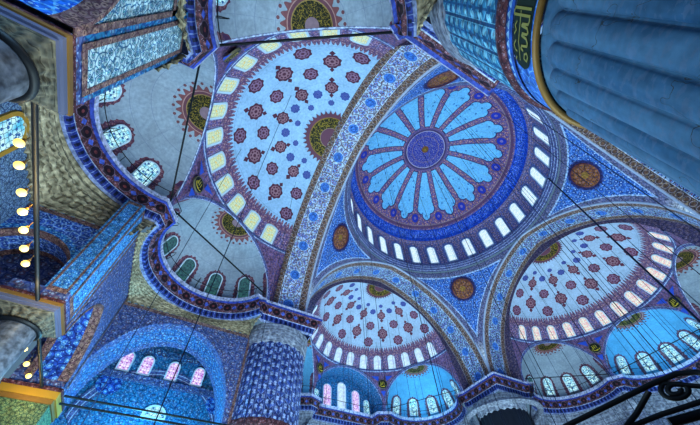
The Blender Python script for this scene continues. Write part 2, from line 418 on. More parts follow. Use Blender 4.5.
# ------------------------------------------------------------------ mesh helpers
class MB:
    def __init__(s): s.v, s.f, s.uv, s.sm, s.at = [], [], [], [], []
    def grid(s, fn, us, vs, uvf=None, smooth=True, closed=False, attr=None):
        b = len(s.v); nu, nv = len(us), len(vs)
        for i, u in enumerate(us):
            for j, w in enumerate(vs):
                p = fn(u, w); s.v.append(tuple(p)); s.uv.append(uvf(u, w) if uvf else (u, w))
                s.at.append(attr(u, w) if attr else 1.0)
        for i in range(nu-1):
            for j in range(nv-1):
                a = b+i*nv+j
                s.f.append((a, a+nv, a+nv+1, a+1)); s.sm.append(smooth)
        return s
    def poly(s, pts, uvs=None, smooth=False):
        b = len(s.v)
        for i, p in enumerate(pts):
            s.v.append(tuple(p)); s.uv.append(uvs[i] if uvs else (p[0]+p[1], p[2])); s.at.append(1.0)
        s.f.append(tuple(range(b, b+len(pts)))); s.sm.append(smooth); return s
    def box(s, x0, x1, y0, y1, z0, z1):
        c = [(x0, y0), (x1, y0), (x1, y1), (x0, y1)]
        for i in range(4):
            (ax, ay), (bx, by) = c[i], c[(i+1) % 4]; L = math.hypot(bx-ax, by-ay)
            o = (ax+ay)
            s.poly([(ax, ay, z0), (bx, by, z0), (bx, by, z1), (ax, ay, z1)], [(o, z0), (o+L, z0), (o+L, z1), (o, z1)])
        s.poly([(x, y, z1) for x, y in c], c); s.poly([(x, y, z0) for x, y in reversed(c)], c[::-1]); return s
    def tube(s, pts, r, n=8, close=False):
        pts = [Vector(p) for p in pts]; rings = []
        up = None
        for i, p in enumerate(pts):
            t = (pts[min(i+1, len(pts)-1)]-pts[max(i-1, 0)]).normalized()
            if up is None:
                up = Vector((0, 0, 1)) if abs(t.z) < 0.9 else Vector((1, 0, 0))
            x = t.cross(up).normalized(); y = x.cross(t).normalized(); up = y
            rr = r[i] if isinstance(r, (list, tuple)) else r
            rings.append([p+x*(rr*cos(2*pi*k/n))+y*(rr*sin(2*pi*k/n)) for k in range(n)])
        b = len(s.v); L = 0
        for i, g in enumerate(rings):
            if i: L += (pts[i]-pts[i-1]).length
            for k, q in enumerate(g): s.v.append(tuple(q)); s.uv.append((L, k/n)); s.at.append(1.0)
        for i in range(len(rings)-1):
            for k in range(n):
                a, c = b+i*n+k, b+i*n+(k+1) % n
                s.f.append((a, c, c+n, a+n)); s.sm.append(True)
        s.f.append(tuple(b+k for k in range(n))); s.sm.append(False)
        e = b+(len(rings)-1)*n
        s.f.append(tuple(e+k for k in reversed(range(n)))); s.sm.append(False)
        return s
    def ribbon(s, pts, w, n, th=0.03):
        """flat stroke of width w lying in the plane with normal n"""
        pts = [Vector(p) for p in pts]; n = Vector(n).normalized()
        L, Rr = [], []
        for i, p in enumerate(pts):
            t = (pts[min(i+1, len(pts)-1)]-pts[max(i-1, 0)]).normalized(); q = t.cross(n).normalized()
            k = w*(0.6+0.4*sin(pi*(i+0.5)/len(pts)))
            L.append(p+q*k+n*th); Rr.append(p-q*k+n*th)
        for i in range(len(pts)-1):
            s.poly([L[i], L[i+1], Rr[i+1], Rr[i]])
        return s
    def disc(s, fn, r, n=32):
        s.poly([fn(r*cos(2*pi*i/n), r*sin(2*pi*i/n)) for i in range(n)], [(r*cos(2*pi*i/n), r*sin(2*pi*i/n)) for i in range(n)]); return s
    def mesh(s, name):
        m = bpy.data.meshes.new(name); m.from_pydata(s.v, [], s.f)
        l = m.uv_layers.new(name='UVMap')
        flat = [0.0]*(2*len(m.loops))
        for i, lp in enumerate(m.loops):
            q = s.uv[lp.vertex_index]; flat[2*i] = q[0]; flat[2*i+1] = q[1]
        l.data.foreach_set('uv', flat)
        m.polygons.foreach_set('use_smooth', s.sm)
        if any(a != 1.0 for a in s.at):
            a = m.attributes.new('border', 'FLOAT', 'POINT'); a.data.foreach_set('value', s.at)
        m.update(); return m
    def build(s, name, mat, parent=None):
        m = s.mesh(name); m.materials.append(mat)
        o = bpy.data.objects.new(name, m); COL.objects.link(o)
        if parent: o.parent = parent
        return o
def lin(a, b, n): return [a+(b-a)*i/n for i in range(n+1)]
def thing(name, label, cat, loc=(0, 0, 0), rz=0.0, group=None):
    o = bpy.data.objects.new(name, None); COL.objects.link(o); o.empty_display_size = 0.3
    o.location = loc; o.rotation_euler = (0, 0, rz); o['label'] = label; o['category'] = cat
    if group: o['group'] = group
    return o
def tag(o, label, cat, group=None):
    o['label'] = label; o['category'] = cat
    if group: o['group'] = group
    return o
def struct(o): o['kind'] = 'structure'; return o
def inst(mesh, name, parent, mat):
    o = bpy.data.objects.new(name, mesh); COL.objects.link(o)
    if parent: o.parent = parent
    o.matrix_local = mat; return o
def frame(p, inward, up):
    """matrix whose local x runs across, y up, z towards the viewer"""
    z = Vector(inward).normalized(); y = Vector(up); y = (y-z*y.dot(z)).normalized(); x = y.cross(z)
    return Matrix(((x.x, y.x, z.x, p[0]), (x.y, y.y, z.y, p[1]), (x.z, y.z, z.z, p[2]), (0, 0, 0, 1)))
def meshof(mb, name, mat):
    m = mb.mesh(name); m.materials.append(mat); return m

# ------------------------------------------------------------------ windows
def win_outline(w, h, n=10, rise=1.0):
    r = w/2
    pts = [(-r, 0), (r, 0)]
    for i in range(n+1):
        t = pi*i/n; pts.append((r*cos(t), h-r*rise+r*rise*sin(t)))
    return pts
def win_meshes(key, w, h, glass, fr=0.09, frame_mat='frame_white', depth=0.06, rise=1.0):
    a, b = win_outline(w, h, 10, rise), win_outline(w-2*fr, h-2*fr, 10, rise)
    b = [(x, y+fr) for x, y in b]
    m = MB(); n = len(a)
    for i in range(n):
        j = (i+1) % n
        m.poly([(a[i][0], a[i][1], depth), (a[j][0], a[j][1], depth), (b[j][0], b[j][1], depth), (b[i][0], b[i][1], depth)])
        m.poly([(a[i][0], a[i][1], -0.3), (a[j][0], a[j][1], -0.3), (a[j][0], a[j][1], depth), (a[i][0], a[i][1], depth)])
        m.poly([(b[i][0], b[i][1], depth), (b[j][0], b[j][1], depth), (b[j][0], b[j][1], depth-0.05), (b[i][0], b[i][1], depth-0.05)])
    g = MB(); g.poly([(x, y, depth-0.04) for x, y in b], [(x, y) for x, y in b])
    return meshof(m, key, M[frame_mat]), meshof(g, key+'_pane', M[glass])
def put_window(ms, parent, p, inward, up):
    mat = frame(p, inward, up)
    f = inst(ms[0], 'window', parent, mat); inst(ms[1], 'glass_pane', f, Matrix.Identity(4)); return f

W_DRUM = win_meshes('drum_window', 1.25, 3.7, 'glass_drum', 0.12)
W_SEMI = {q: win_meshes('half_dome_window', w_, 1.93, g, 0.17 if q == 'left' else 0.10, rise=0.5 if q == 'left' else 1.0) for q, w_, g in (('left', 1.3, 'glass_yellow'), ('mid', 1.04, 'glass_white'), ('right', 1.04, 'glass_rose'))}
W_EX = win_meshes('exedra_window', 1.12, 2.15, 'glass_mosaic', 0.09)
W_EXG = win_meshes('exedra_window_dim', 1.12, 2.15, 'glass_green', 0.09)

# ------------------------------------------------------------------ parameters of the hall
A = 11.75; ZC = 20.5; RING = 34.6; WS = 3.4; B2 = A+WS
def arch_h(z, Rr=11.65, e=2.0, zs=20.5):        # half span at height z
    r = Rr+e; return sqrt(max(r*r-(z-zs)**2, 0))-e
def arch_curve(Rr, e, zs, n):
    r = Rr+e; a0 = math.acos(e/r); out = []
    for i in range(n+1):
        t = a0*i/n; out.append((r*cos(t)-e, zs+r*sin(t)))
    return out+[(-x, z) for x, z in out[-2::-1]]
CROWN = 20.5+sqrt(13.65**2-4)

# ------------------------------------------------------------------ central dome
dome = thing('central_dome', 'great central dome with light blue panels between sixteen violet ribs and deep blue inscription ring', 'dome', (0, 0, RING))
Z0, RS = 0.82, 12.62
def dz(r): return Z0+sqrt(max(RS*RS-r*r, 0))
DR = lin(0, 10.44, 44)
MB().grid(lambda u, r: (r*cos(u), r*sin(u), dz(r)), lin(0, 2*pi, 128), DR).build('dome_shell', M['dome'], dome)
prof = [(10.44, dz(10.44)), (10.75, dz(10.75)), (11.1, dz(11.1)), (11.3, 5.95)]
MB().grid(lambda u, t: (prof[t][0]*cos(u), prof[t][0]*sin(u), prof[t][1]), lin(0, 2*pi, 128), [0, 1, 2, 3],
          lambda u, t: (u*11, (0, .38, .76, 1.12)[t])).build('inscription_band', M['insc'], dome)
dp = [(11.3, 5.95), (11.62, 5.2), (11.68, 4.0), (11.6, 1.15), (11.55, 0.9)]
MB().grid(lambda u, t: (dp[t][0]*cos(u), dp[t][0]*sin(u), dp[t][1]), lin(0, 2*pi, 168), range(5),
          lambda u, t: (u+0.0001, dp[t][1]-1.15)).build('drum', M['drum'], dome)
cp = [(11.6, 0.95), (11.38, 0.85), (11.3, 0.6), (11.42, 0.3), (11.55, 0.0), (11.75, -0.3)]
MB().grid(lambda u, t: (cp[t][0]*cos(u), cp[t][0]*sin(u), cp[t][1]), lin(0, 2*pi, 128), range(6),
          lambda u, t: (u*11, t*0.3)).build('drum_cornice', M['rim'], dome)
for i in range(28):
    a = 2*pi*(i+0.5)/28
    put_window(W_DRUM, dome, (11.55*cos(a), 11.55*sin(a), 1.2), (-cos(a), -sin(a), 0), (0, 0, 1))
# finial boss at the top of the dome
MB().grid(lambda u, t: (0.28*sin(t)*cos(u), 0.28*sin(t)*sin(u), dz(0)-0.02-0.2*cos(t)), lin(0, 2*pi, 16), lin(0, pi/2, 5)).build('crown_boss', M['gold'], dome)

# ------------------------------------------------------------------ great arches
def great_arch(label, rz, paint='arch_blue'):
    t = thing('great_arch', label, 'arch', (0, 0, ZC), rz)
    n = 48
    c0 = arch_curve(11.65, 2.0, 0, n); c1 = arch_curve(11.55, 2.5, -0.2, n)
    s = [0]
    for i in range(1, len(c0)): s.append(s[-1]+math.dist(c0[i], c0[i-1]))
    vs = lin(0, 1, 4)
    MB().grid(lambda i, v: (c0[i][0]*(1-v)+c1[i][0]*v, A+WS*v, c0[i][1]*(1-v)+c1[i][1]*v), range(len(c0)), vs,
              lambda i, v: (s[i]-s[-1]/2, v)).build('soffit', M[paint], t)
    # raised pale rim on the edge facing the dome
    mb = MB()
    def off(i, d):
        a, b = c0[max(i-1, 0)], c0[min(i+1, len(c0)-1)]
        tx, tz = b[0]-a[0], b[1]-a[1]; L = math.hypot(tx, tz); return (c0[i][0]+tz/L*d, c0[i][1]-tx/L*d)
    pr = [(0.0, 0.02), (0.0, -0.14), (0.22, -0.14), (0.22, 0.05)]
    mb.grid(lambda i, k: (off(i, pr[k][0])[0], A+pr[k][1], off(i, pr[k][0])[1]), range(2, len(c0)-2), range(4), lambda i, k: (s[i], k*0.2))
    mb.build('rim_moulding', M['trim'], t)
    return t
great_arch('wide painted great arch with brown borders between dome and left half dome', R(90), 'arch')
great_arch('painted great arch in front of the half dome at bottom centre', 0)
great_arch('painted great arch in front of the half dome at right', R(-90))
great_arch('great arch seen edge on beside the near fluted pier', R(180))

# ------------------------------------------------------------------ pendentives
def pendentive(label, rz):
    t = thing('pendentive', label, 'pendentive', (0, 0, ZC), rz)
    def P(z, q):
        h = arch_h(z); rho = sqrt(h*h+A*A); p0 = atan2(h, A); a = p0+(pi/2-2*p0)*q
        w = 1-0.03*sin(pi*q)
        return (rho*cos(a), rho*sin(a), z-ZC), rho*(a-pi/4)
    def border(z, q):
        h = arch_h(z); rho = sqrt(h*h+A*A); p0 = atan2(h, A); wdt = rho*(pi/2-2*p0)
        d = min(q, 1-q)*wdt
        return min(d/1.0, (CROWN-z+0.15)/1.0, 1.0)
    zs = [20.5+(CROWN-20.5)*(1-(1-i/48)**1.6) for i in range(49)]
    MB().grid(lambda z, q: P(z, q)[0], zs, lin(0, 1, 48), lambda z, q: (P(z, q)[1], z), attr=border).build('painted_web', M['pend'], t)
    # raised medallion boss ring
    z = 31.75; h = arch_h(z); rho = sqrt(h*h+A*A)
    c = Vector((rho*cos(pi/4), rho*sin(pi/4), z-ZC))
    nrm = Vector((-cos(pi/4), -sin(pi/4), -0.75)).normalized(); fr = frame(c+nrm*0.05, nrm, (0, 0, 1))
    mb = MB(); mb.tube([fr @ Vector((1.32*cos(2*pi*i/40), 1.32*sin(2*pi*i/40), 0)) for i in range(41)], 0.045, 6)
    mb.build('medallion_ring', M['wine'], t)
    return t
pendentive('blue pendentive with round medallion between bottom and right half domes', 0)
pendentive('blue pendentive above the tiled pier beside the left great arch', R(90))
pendentive('bright blue pendentive with round medallion under the near fluted pier', R(-90))
pendentive('pale blue pendentive sliver at top, beyond the near pier cornice', R(180))

# ------------------------------------------------------------------ half domes
EXR, RE = 9.3, 5.1
ZR = 25.95; SZC, SR = 23.35-ZR, 9.70
def sz(r): return SZC+sqrt(SR*SR-r*r)
def roundel(parent, p, inward, up, seed):
    rnd = random.Random(seed)
    fr = frame(p, inward, up)
    mb = MB(); mb.disc(lambda x, y: (x, y, 0.03), 0.62, 36)
    for i in range(36):
        a, b = 2*pi*i/36, 2*pi*(i+1)/36
        mb.poly([(0.62*cos(a), 0.62*sin(a), -0.1), (0.62*cos(b), 0.62*sin(b), -0.1), (0.62*cos(b), 0.62*sin(b), 0.03), (0.62*cos(a), 0.62*sin(a), 0.03)])
    o = inst(meshof(mb, 'calligraphy_roundel', M['roundel']), 'calligraphy_roundel', parent, fr)
    m2 = MB(); n = (0, 0, 1); z = 0.04
    for x in (-0.22, -0.02, 0.18):
        m2.ribbon([(x+0.03*rnd.random(), -0.12, z), (x, 0.1, z), (x-0.04, 0.36-0.1*abs(x), z)], 0.035, n, 0.01)
    m2.ribbon([(0.40*cos(R(q)), -0.16+0.2*sin(R(q)), z) for q in range(170, 380, 15)], 0.05, n, 0.01)
    m2.ribbon([(0.12*cos(R(q))-0.22, -0.05+0.1*sin(R(q)), z) for q in range(0, 360, 30)], 0.03, n, 0.01)
    m2.ribbon([(0.1*cos(R(q))+0.12, -0.34+0.07*sin(R(q)), z) for q in range(0, 300, 30)], 0.03, n, 0.01)
    inst(meshof(m2, 'lettering', M['letter']), 'lettering', o, Matrix.Identity(4))

def exc(k):   # exedra centre in the half dome's plan (axis +y), k = -1, 0, 1
    a = R(58)*k; return (EXR*sin(a), EXR*cos(a), a)

def half_dome(label, rz, shell_mat, wset, cm=1.0):
    t = thing('half_dome', label, 'half dome', tuple(Matrix.Rotation(rz, 3, 'Z') @ Vector((0, B2, ZR))), rz)
    ua = lin(-pi/2, pi/2, 96)
    MB().grid(lambda u, r: (-r*sin(u), r*cos(u), sz(r)), ua, lin(0, 8.62, 40)).build('dome_shell', shell_mat, t)
    zt = sz(8.62)
    MB().grid(lambda u, q: (-(9.45-0.83*q)*sin(u), (9.45-0.83*q)*cos(u), zt*q), ua, lin(0, 1, 4), lambda u, q: (u, 2.03*q)).build('window_band', M['band'], t)
    # crown medallion, a ring and gilt field following the shell
    def on(x, y, d=0.0):
        r = min(math.hypot(x, y), 9.0); return (x, y, sz(r)-d)
    mb = MB()
    mb.grid(lambda a, r: on(-r*cm*sin(a), r*cm*cos(a), 0.05), lin(-pi/2, pi/2, 60), lin(0.9, 2.0, 6), lambda a, r: (a*2, r)).build('crown_medallion', M['crown'], t)
    mb = MB()
    for i in range(18):
        a = -pi/2+pi*(i+0.5)/18
        c = lambda r, d: on(-r*cm*sin(a+d), r*cm*cos(a+d), 0.06)
        mb.poly([c(2.0, -0.075), c(2.3, -0.06), c(2.45, -0.03), c(2.62, 0), c(2.45, 0.03), c(2.3, 0.06), c(2.0, 0.075)])
    mb.grid(lambda a, r: on(-r*cm*sin(a), r*cm*cos(a), 0.055), lin(-pi/2, pi/2, 48), [1.98, 2.3])
    mb.grid(lambda a, r: on(-r*cm*sin(a), r*cm*cos(a), 0.055), lin(-pi/2, pi/2, 32), [0.0, 0.92])
    mb.build('medallion_fringe', M['fringe'], t)
    for i in range(-6, 7):
        a = R(12.86)*i; r0 = 9.375
        n = Vector((sin(a), -cos(a), -0.447))
        put_window(W_SEMI[wset], t, (-r0*sin(a), r0*cos(a), 0.08), n, (sin(a)*0.447, -cos(a)*0.447, 1))
    rp = [(9.5, 0.08), (9.32, 0.05), (9.28, -0.1), (9.36, -0.25), (9.45, -0.32)]
    MB().grid(lambda u, k: (-rp[k][0]*sin(u), rp[k][0]*cos(u), rp[k][1]), ua, range(5), lambda u, k: (u*9, k*0.15)).build('ring_moulding', M['rim'], t)
    # face between the shell's edge and the great arch
    c1 = arch_curve(11.55, 2.5, 20.3-ZR, 40)
    m = len(c1)-1
    def edge(i):
        q = i/m; x, z = c1[i]
        ang = atan2(z+2.0, x); 
        if z <= 0: return ((9.45+0.9*min(1.0, -z/5.4))*(1 if x > 0 else -1), z)
        if z < zt: return ((9.45-0.83*z/zt)*(1 if x > 0 else -1), z)
        k = min(1.0, abs(x)/arch_h(zt+ZR, 11.55, 2.5, 20.3)); r = 8.62*k
        return (r*(1 if x > 0 else -1), sz(r))
    MB().grid(lambda i, q: (c1[i][0]*(1-q)+edge(i)[0]*q, 0.0, c1[i][1]*(1-q)+edge(i)[1]*q), range(m+1), [0, 0.5, 1],
              lambda i, q: (i*0.4, q)).build('face_border', M['face'], t)
    # spandrels between exedra arches and the ring, with roundels
    mb = MB()
    for k in (-1, 0, 1):
        if True:
            a0 = R(58)*k
            for sgn in (-1, 1):
                def fn(d, q, a0=a0, sgn=sgn):
                    f = a0+sgn*d; off = EXR*tan(d); z0 = sqrt(max(RE*RE-off*off, 0))+ZC-ZR; r0 = EXR/cos(d)
                    r = r0*(1-q)+9.45*q; r = max(r, EXR)
                    return (r*sin(f), r*cos(f), z0*(1-q)+(-0.3)*q)
                mb.grid(fn, [R(32.0 if k*sgn > 0 else 29.05)*i/16 for i in range(17)], lin(0, 1, 6), lambda d, q, a0=a0, sgn=sgn: ((a0+sgn*d)*9.5, q*4))
    mb.build('spandrel', M['plum'], t)
    for f in (R(29), R(-29)):
        z = -1.95
        for dx, dzz in ((0.0, -1.15), (-1.0, 0.8), (1.0, 0.8)):
            f2 = f+dx/9.6; r = 9.80 if dzz < 0 else 9.52
            p = frame((r*sin(f2), r*cos(f2), z+dzz), (-sin(f2), -cos(f2), -0.12), (0, 0, 1))
            tri = [(-0.34, 0.2), (0.34, 0.2), (0.0, -0.55)] if dzz < 0 else [(-0.5, 0.25), (0.5, 0.25), (0.42*(-1 if dx > 0 else 1), -0.45)]
            mb = MB(); mb.poly([p @ Vector((x, y, 0.05)) for x, y in tri]); mb.build('spandrel_panel', M['spanblue'], t)
        roundel(t, (9.64*sin(f), 9.64*cos(f), z), (-sin(f), -cos(f), -0.1), (0, 0, 1), int(f*100)+int(rz*10))
    return t
def mk_crown():
    k = K('crown_gilding'); u, v = k.u, k.v
    x, y, z = k.obj(); g = k.noise(x, y, 3.2, 3.0)
    return k.done(k.layers(C(44, 40, 26), (C(156, 128, 44), (g-0.5).abs() < 0.028), (C(150, 110, 60), v > 1.9), (C(160, 130, 110), v < 0.98)), 0.1)
M['crown'] = mk_crown()
M['fringe'] = plain('medallion_fringe', C(112, 66, 86))
M['spanblue'] = plain('spandrel_blue', C(58, 92, 200))
S_L = half_dome('lavender half dome with red medallions and yellow windows at upper left', R(90), M['semi_left'], 'left')
S_M = half_dome('half dome at bottom centre with pale windows above a tall window niche', 0, M['semi_right'], 'mid', 0.8)
S_R = half_dome('half dome at right with rose windows and two lit exedrae below', R(-90), M['semi_right'], 'right', 0.8)

cl = MB(); cl.grid(lambda u, r: (-r*sin(u), r*cos(u), sz(r)), lin(-pi/2, pi/2, 64), lin(0, 8.62, 30))
cl = cl.build('ceiling', M['semi_right']); cl.location = (0, -B2, ZR); cl.rotation_euler = (0, 0, pi); struct(cl)
cb = MB(); cb.grid(lambda u, q: (-(9.45-0.83*q)*sin(u), (9.45-0.83*q)*cos(u), 1.85*q-12*(1 if q < 0 else 0)), lin(-pi/2, pi/2, 64), [-0.2, 0, 1], lambda u, q: (u, 2.03*q))
cb = cb.build('wall_rear', M['band']); cb.location = (0, -B2, ZR); cb.rotation_euler = (0, 0, pi); struct(cb)

# ------------------------------------------------------------------ exedrae, their cornices and the walls below
def arch_rim(t):
    mb = MB(); pr = [(RE+0.02, 0.12), (RE, -0.12), (RE+0.2, -0.16), (RE+0.42, -0.1), (RE+0.42, 0.1)]
    mb.grid(lambda a, k: (pr[k][0]*cos(a), pr[k][1], pr[k][0]*sin(a)), lin(0, pi, 48), range(5), lambda a, k: (a*5, k*0.2))
    return mb.build('arch_rim', M['rim'], t)
def exedra(label, rz, k, mat, wins, cyan=None):
    cx, cy, a = exc(k)
    loc = Matrix.Rotation(rz, 3, 'Z') @ Vector((cx, B2+cy, ZC))
    t = thing('exedra', label, 'exedra', tuple(loc), rz-a)
    MB().grid(lambda u, s: (-RE*sin(s/RE)*sin(u), RE*sin(s/RE)*cos(u), RE*cos(s/RE)), lin(-pi/2, pi/2, 60), lin(0, RE*pi/2, 32)).build('shell', mat, t)
    arch_rim(t)
    for i, ms in zip(range(-2, 3), wins):
        u = R(32)*i; el = R(19.5); rc = RE-0.15
        ce_ = Vector((-rc*cos(el)*sin(u), rc*cos(el)*cos(u), rc*sin(el)))
        upv = Vector((sin(u)*sin(el), -cos(u)*sin(el), cos(el)))
        n = Vector((sin(u)*cos(el), -cos(u)*cos(el), -sin(el)))
        put_window(ms, t, tuple(ce_-upv*1.075), n, tuple(upv))
    return t
w5 = [W_EX]*5
exedra('grey exedra at far left, cut by the tiled pilaster, with bright mosaic windows', R(90), 0, M['exedra'], w5)
exedra('grey exedra left of the tiled pier with dim green windows and gilt medallion', R(90), 1, M['exedra'], [W_EXG]*5)
exedra('grey exedra cut by the top edge above the left half dome', R(90), -1, M['exedra'], w5)
exedra('bright blue exedra right of the tall window niche', 0, 1, M['exedra_cyan'], w5)
exedra('grey blue exedra behind the tiled pier at bottom centre', 0, -1, M['exedra_cyan'], w5)
exedra('lit exedra at lower right above the iron scroll bracket', R(-90), 0, M['exedra_cyan'], w5)
exedra('grey exedra with brown window surrounds beside the far pier at right', R(-90), -1, M['exedra'], [W_EX, W_EX, W_EX, W_EXG, W_EXG])
exedra('shadowed exedra cut by the right edge of the photograph', R(-90), 1, M['exedra'], w5)

CPROF = [(0.0, -1.75), (0.12, -1.6), (0.16, -1.15), (0.36, -1.1), (0.46, -0.45), (0.62, -0.4), (0.66, 0.0), (0.0, 0.05)]
def cornice_path(mid_flat=False):
    """wall points and inward directions along the half dome's gallery, local frame (axis +y, origin at half dome centre)"""
    out = []
    for k in (1, 0, -1):
        cx, cy, a = exc(k)
        if k == 0 and mid_flat:
            for x in (4.85, 4.75): out.append(((x, 9.4 if x > 4.8 else 11.2), (-1, -0.15 if x > 4.8 else -1)))
            for x in lin(4, -4, 8): out.append(((x, 11.35), (0, -1)))
            for x in (-4.75, -4.85): out.append(((x, 9.4 if x < -4.8 else 11.2), (1, -0.15 if x < -4.8 else -1)))
            continue
        for i in range(25):
            q = pi*i/24                        # from right end to left end
            dx, dy = cos(q), sin(q)
            x = cx+RE*(dx*cos(a)+dy*sin(a)); y = cy+RE*(-dx*sin(a)+dy*cos(a))
            out.append(((x, y), (-(dx*cos(a)+dy*sin(a)), -(-dx*sin(a)+dy*cos(a)))))
    return out
def sweep(path, prof, mb, zoff=0.0, vs=None):
    s = [0]; P = path
    L = [0]
    for k in range(1, len(prof)): L.append(L[-1]+math.dist(prof[k], prof[k-1]))
    for i in range(1, len(P)):
        a, b = P[i-1], P[i]
        pa = (a[0][0]+a[1][0]*0.5, a[0][1]+a[1][1]*0.5); pb = (b[0][0]+b[1][0]*0.5, b[0][1]+b[1][1]*0.5)
        s.append(s[-1]+math.dist(pa, pb))
    mb.grid(lambda i, k: (P[i][0][0]+P[i][1][0]*prof[k][0], P[i][0][1]+P[i][1][1]*prof[k][0], zoff+prof[k][1]), range(len(P)), range(len(prof)),
            lambda i, k: (s[i], L[k]*0.95-0.12), smooth=False)
    return mb
def gallery(label, rz, mid_flat=False):
    t = thing('gallery_cornice', label, 'cornice', tuple(Matrix.Rotation(rz, 3, 'Z') @ Vector((0, B2, ZC))), rz)
    sweep(cornice_path(mid_flat), [(p+(0.0 if i in (0, 7) else 0.26), z) for i, (p, z) in enumerate(CPROF)], MB()).build('painted_moulding', M['cornice'], t)
    mb = MB()
    P = cornice_path(mid_flat)
    pts = [(p[0]+n[0]*0.75, p[1]+n[1]*0.75, 0.95) for p, n in P]
    mb.tube(pts, 0.028, 6)
    for i in range(1, len(pts), 3):
        mb.tube([(pts[i][0], pts[i][1], 0.0), pts[i]], 0.022, 5)
    for i in range(4, len(pts)-2, 6):        # lamp brackets leaning into the hall
        x, y, z = pts[i]; n = P[i][1]
        mb.tube([(x, y, 0.1), (x+n[0]*0.5, y+n[1]*0.5, 0.75), (x+n[0]*0.55, y+n[1]*0.55, 0.95), (x, y, 0.95)], 0.024, 5)
    mb.build('guard_rail', M['iron'], t)
    return t
gallery('red and blue gallery cornice with iron rail around the three left exedrae', R(90))
gallery('red and blue gallery cornice below the bottom centre half dome', 0, True)
gallery('red and blue gallery cornice curving below the right half dome', R(-90))

# tie rods across the openings of the exedrae
def rod(name, label, a, b, r, group=None, mat='iron'):
    o = MB().tube([tuple(Vector(b)-Vector(a)) if False else (0, 0, 0), tuple(Vector(b)-Vector(a))], r, 8).build(name, M[mat])
    o.location = a; return tag(o, label, 'tie rod' if 'rod' in name else 'cable', group)
def chord(rz, k, z=20.95):
    cx, cy, a = exc(k); m = Matrix.Rotation(rz, 3, 'Z'); out = []
    for s in (-1, 1): out.append(m @ Vector((cx+s*4.9*cos(a), B2+cy-s*4.9*sin(a), z)))
    return out
for lab, rz, k, r in (('black tie rod across the far left exedra', R(90), 0, 0.05),
                      ('thick black tie rod across the exedra left of the tiled pier', R(90), 1, 0.06),
                      ('black tie rod across the exedra at the top edge', R(90), -1, 0.06),
                      ('black tie rod across the bright blue exedra', 0, 1, 0.04),
                      ('black tie rod across the lit exedra at lower right', R(-90), 0, 0.05),
                      ('black tie rod across the grey exedra beside the far pier', R(-90), -1, 0.05)):
    a, b = chord(rz, k); rod('tie_rod', lab, a, b, r)

# tall window niche below the bottom centre half dome
niche = thing('window_niche', 'arched niche with three tall stained windows lit blue, left of the bright blue exedra', 'niche', (0, B2+EXR, ZC))
arch_rim(niche)
MB().grid(lambda a, q: (RE*cos(a), 2.4*q, RE*sin(a)), lin(0, pi, 40), [0, 0.5, 1], lambda a, q: (a*5, q*2.4)).build('soffit', M['tile_cyan'], niche)
mb = MB(); mb.grid(lambda a, r: (RE*r*cos(a), 2.4, RE*r*sin(a)), lin(0, pi, 40), lin(0, 1, 6), lambda a, r: (5*r*cos(a), 5*r*sin(a))); mb.build('back_wall', M['tile_cyan'], niche)
W_N1 = win_meshes('niche_window', 1.35, 3.9, 'glass_white', 0.1); W_N2 = win_meshes('niche_window_side', 1.25, 3.2, 'glass_violet', 0.1)
W_N3 = win_meshes('niche_window_dim', 1.0, 2.2, 'glass_mosaic', 0.1)
put_window(W_N1, niche, (0, 2.36, 0.3), (0, -1, 0), (0, 0, 1))
for x in (-2.15, 2.15): put_window(W_N2, niche, (x, 2.36, 0.3), (0, -1, 0), (0, 0, 1))
for x in (-3.85, 3.85): put_window(W_N3, niche, (x, 2.36, 0.3), (0, -1, 0), (0, 0, 1))

# walls below the gallery cornices at the bottom and right (grey marble)
def under_wall(name, rz, mid_flat):
    P = cornice_path(mid_flat)
    prof = [(-0.9, -9.5), (-0.9, -3.6), (-0.35, -2.6), (0.0, -1.7)]
    m1 = MB(); sweep(P, prof[:2], m1); o = m1.build(name, M['stonewall'])
    o.location = Matrix.Rotation(rz, 3, 'Z') @ Vector((0, B2, ZC)); o.rotation_euler = (0, 0, rz); struct(o)
    m2 = MB(); sweep(P, prof[1:], m2); q = m2.build('trim_'+('1' if mid_flat else '2'), M['muq_grey']); q.location = o.location; q.rotation_euler = o.rotation_euler; struct(q)
under_wall('wall_front', 0, True)
under_wall('wall_right', R(-90), False)

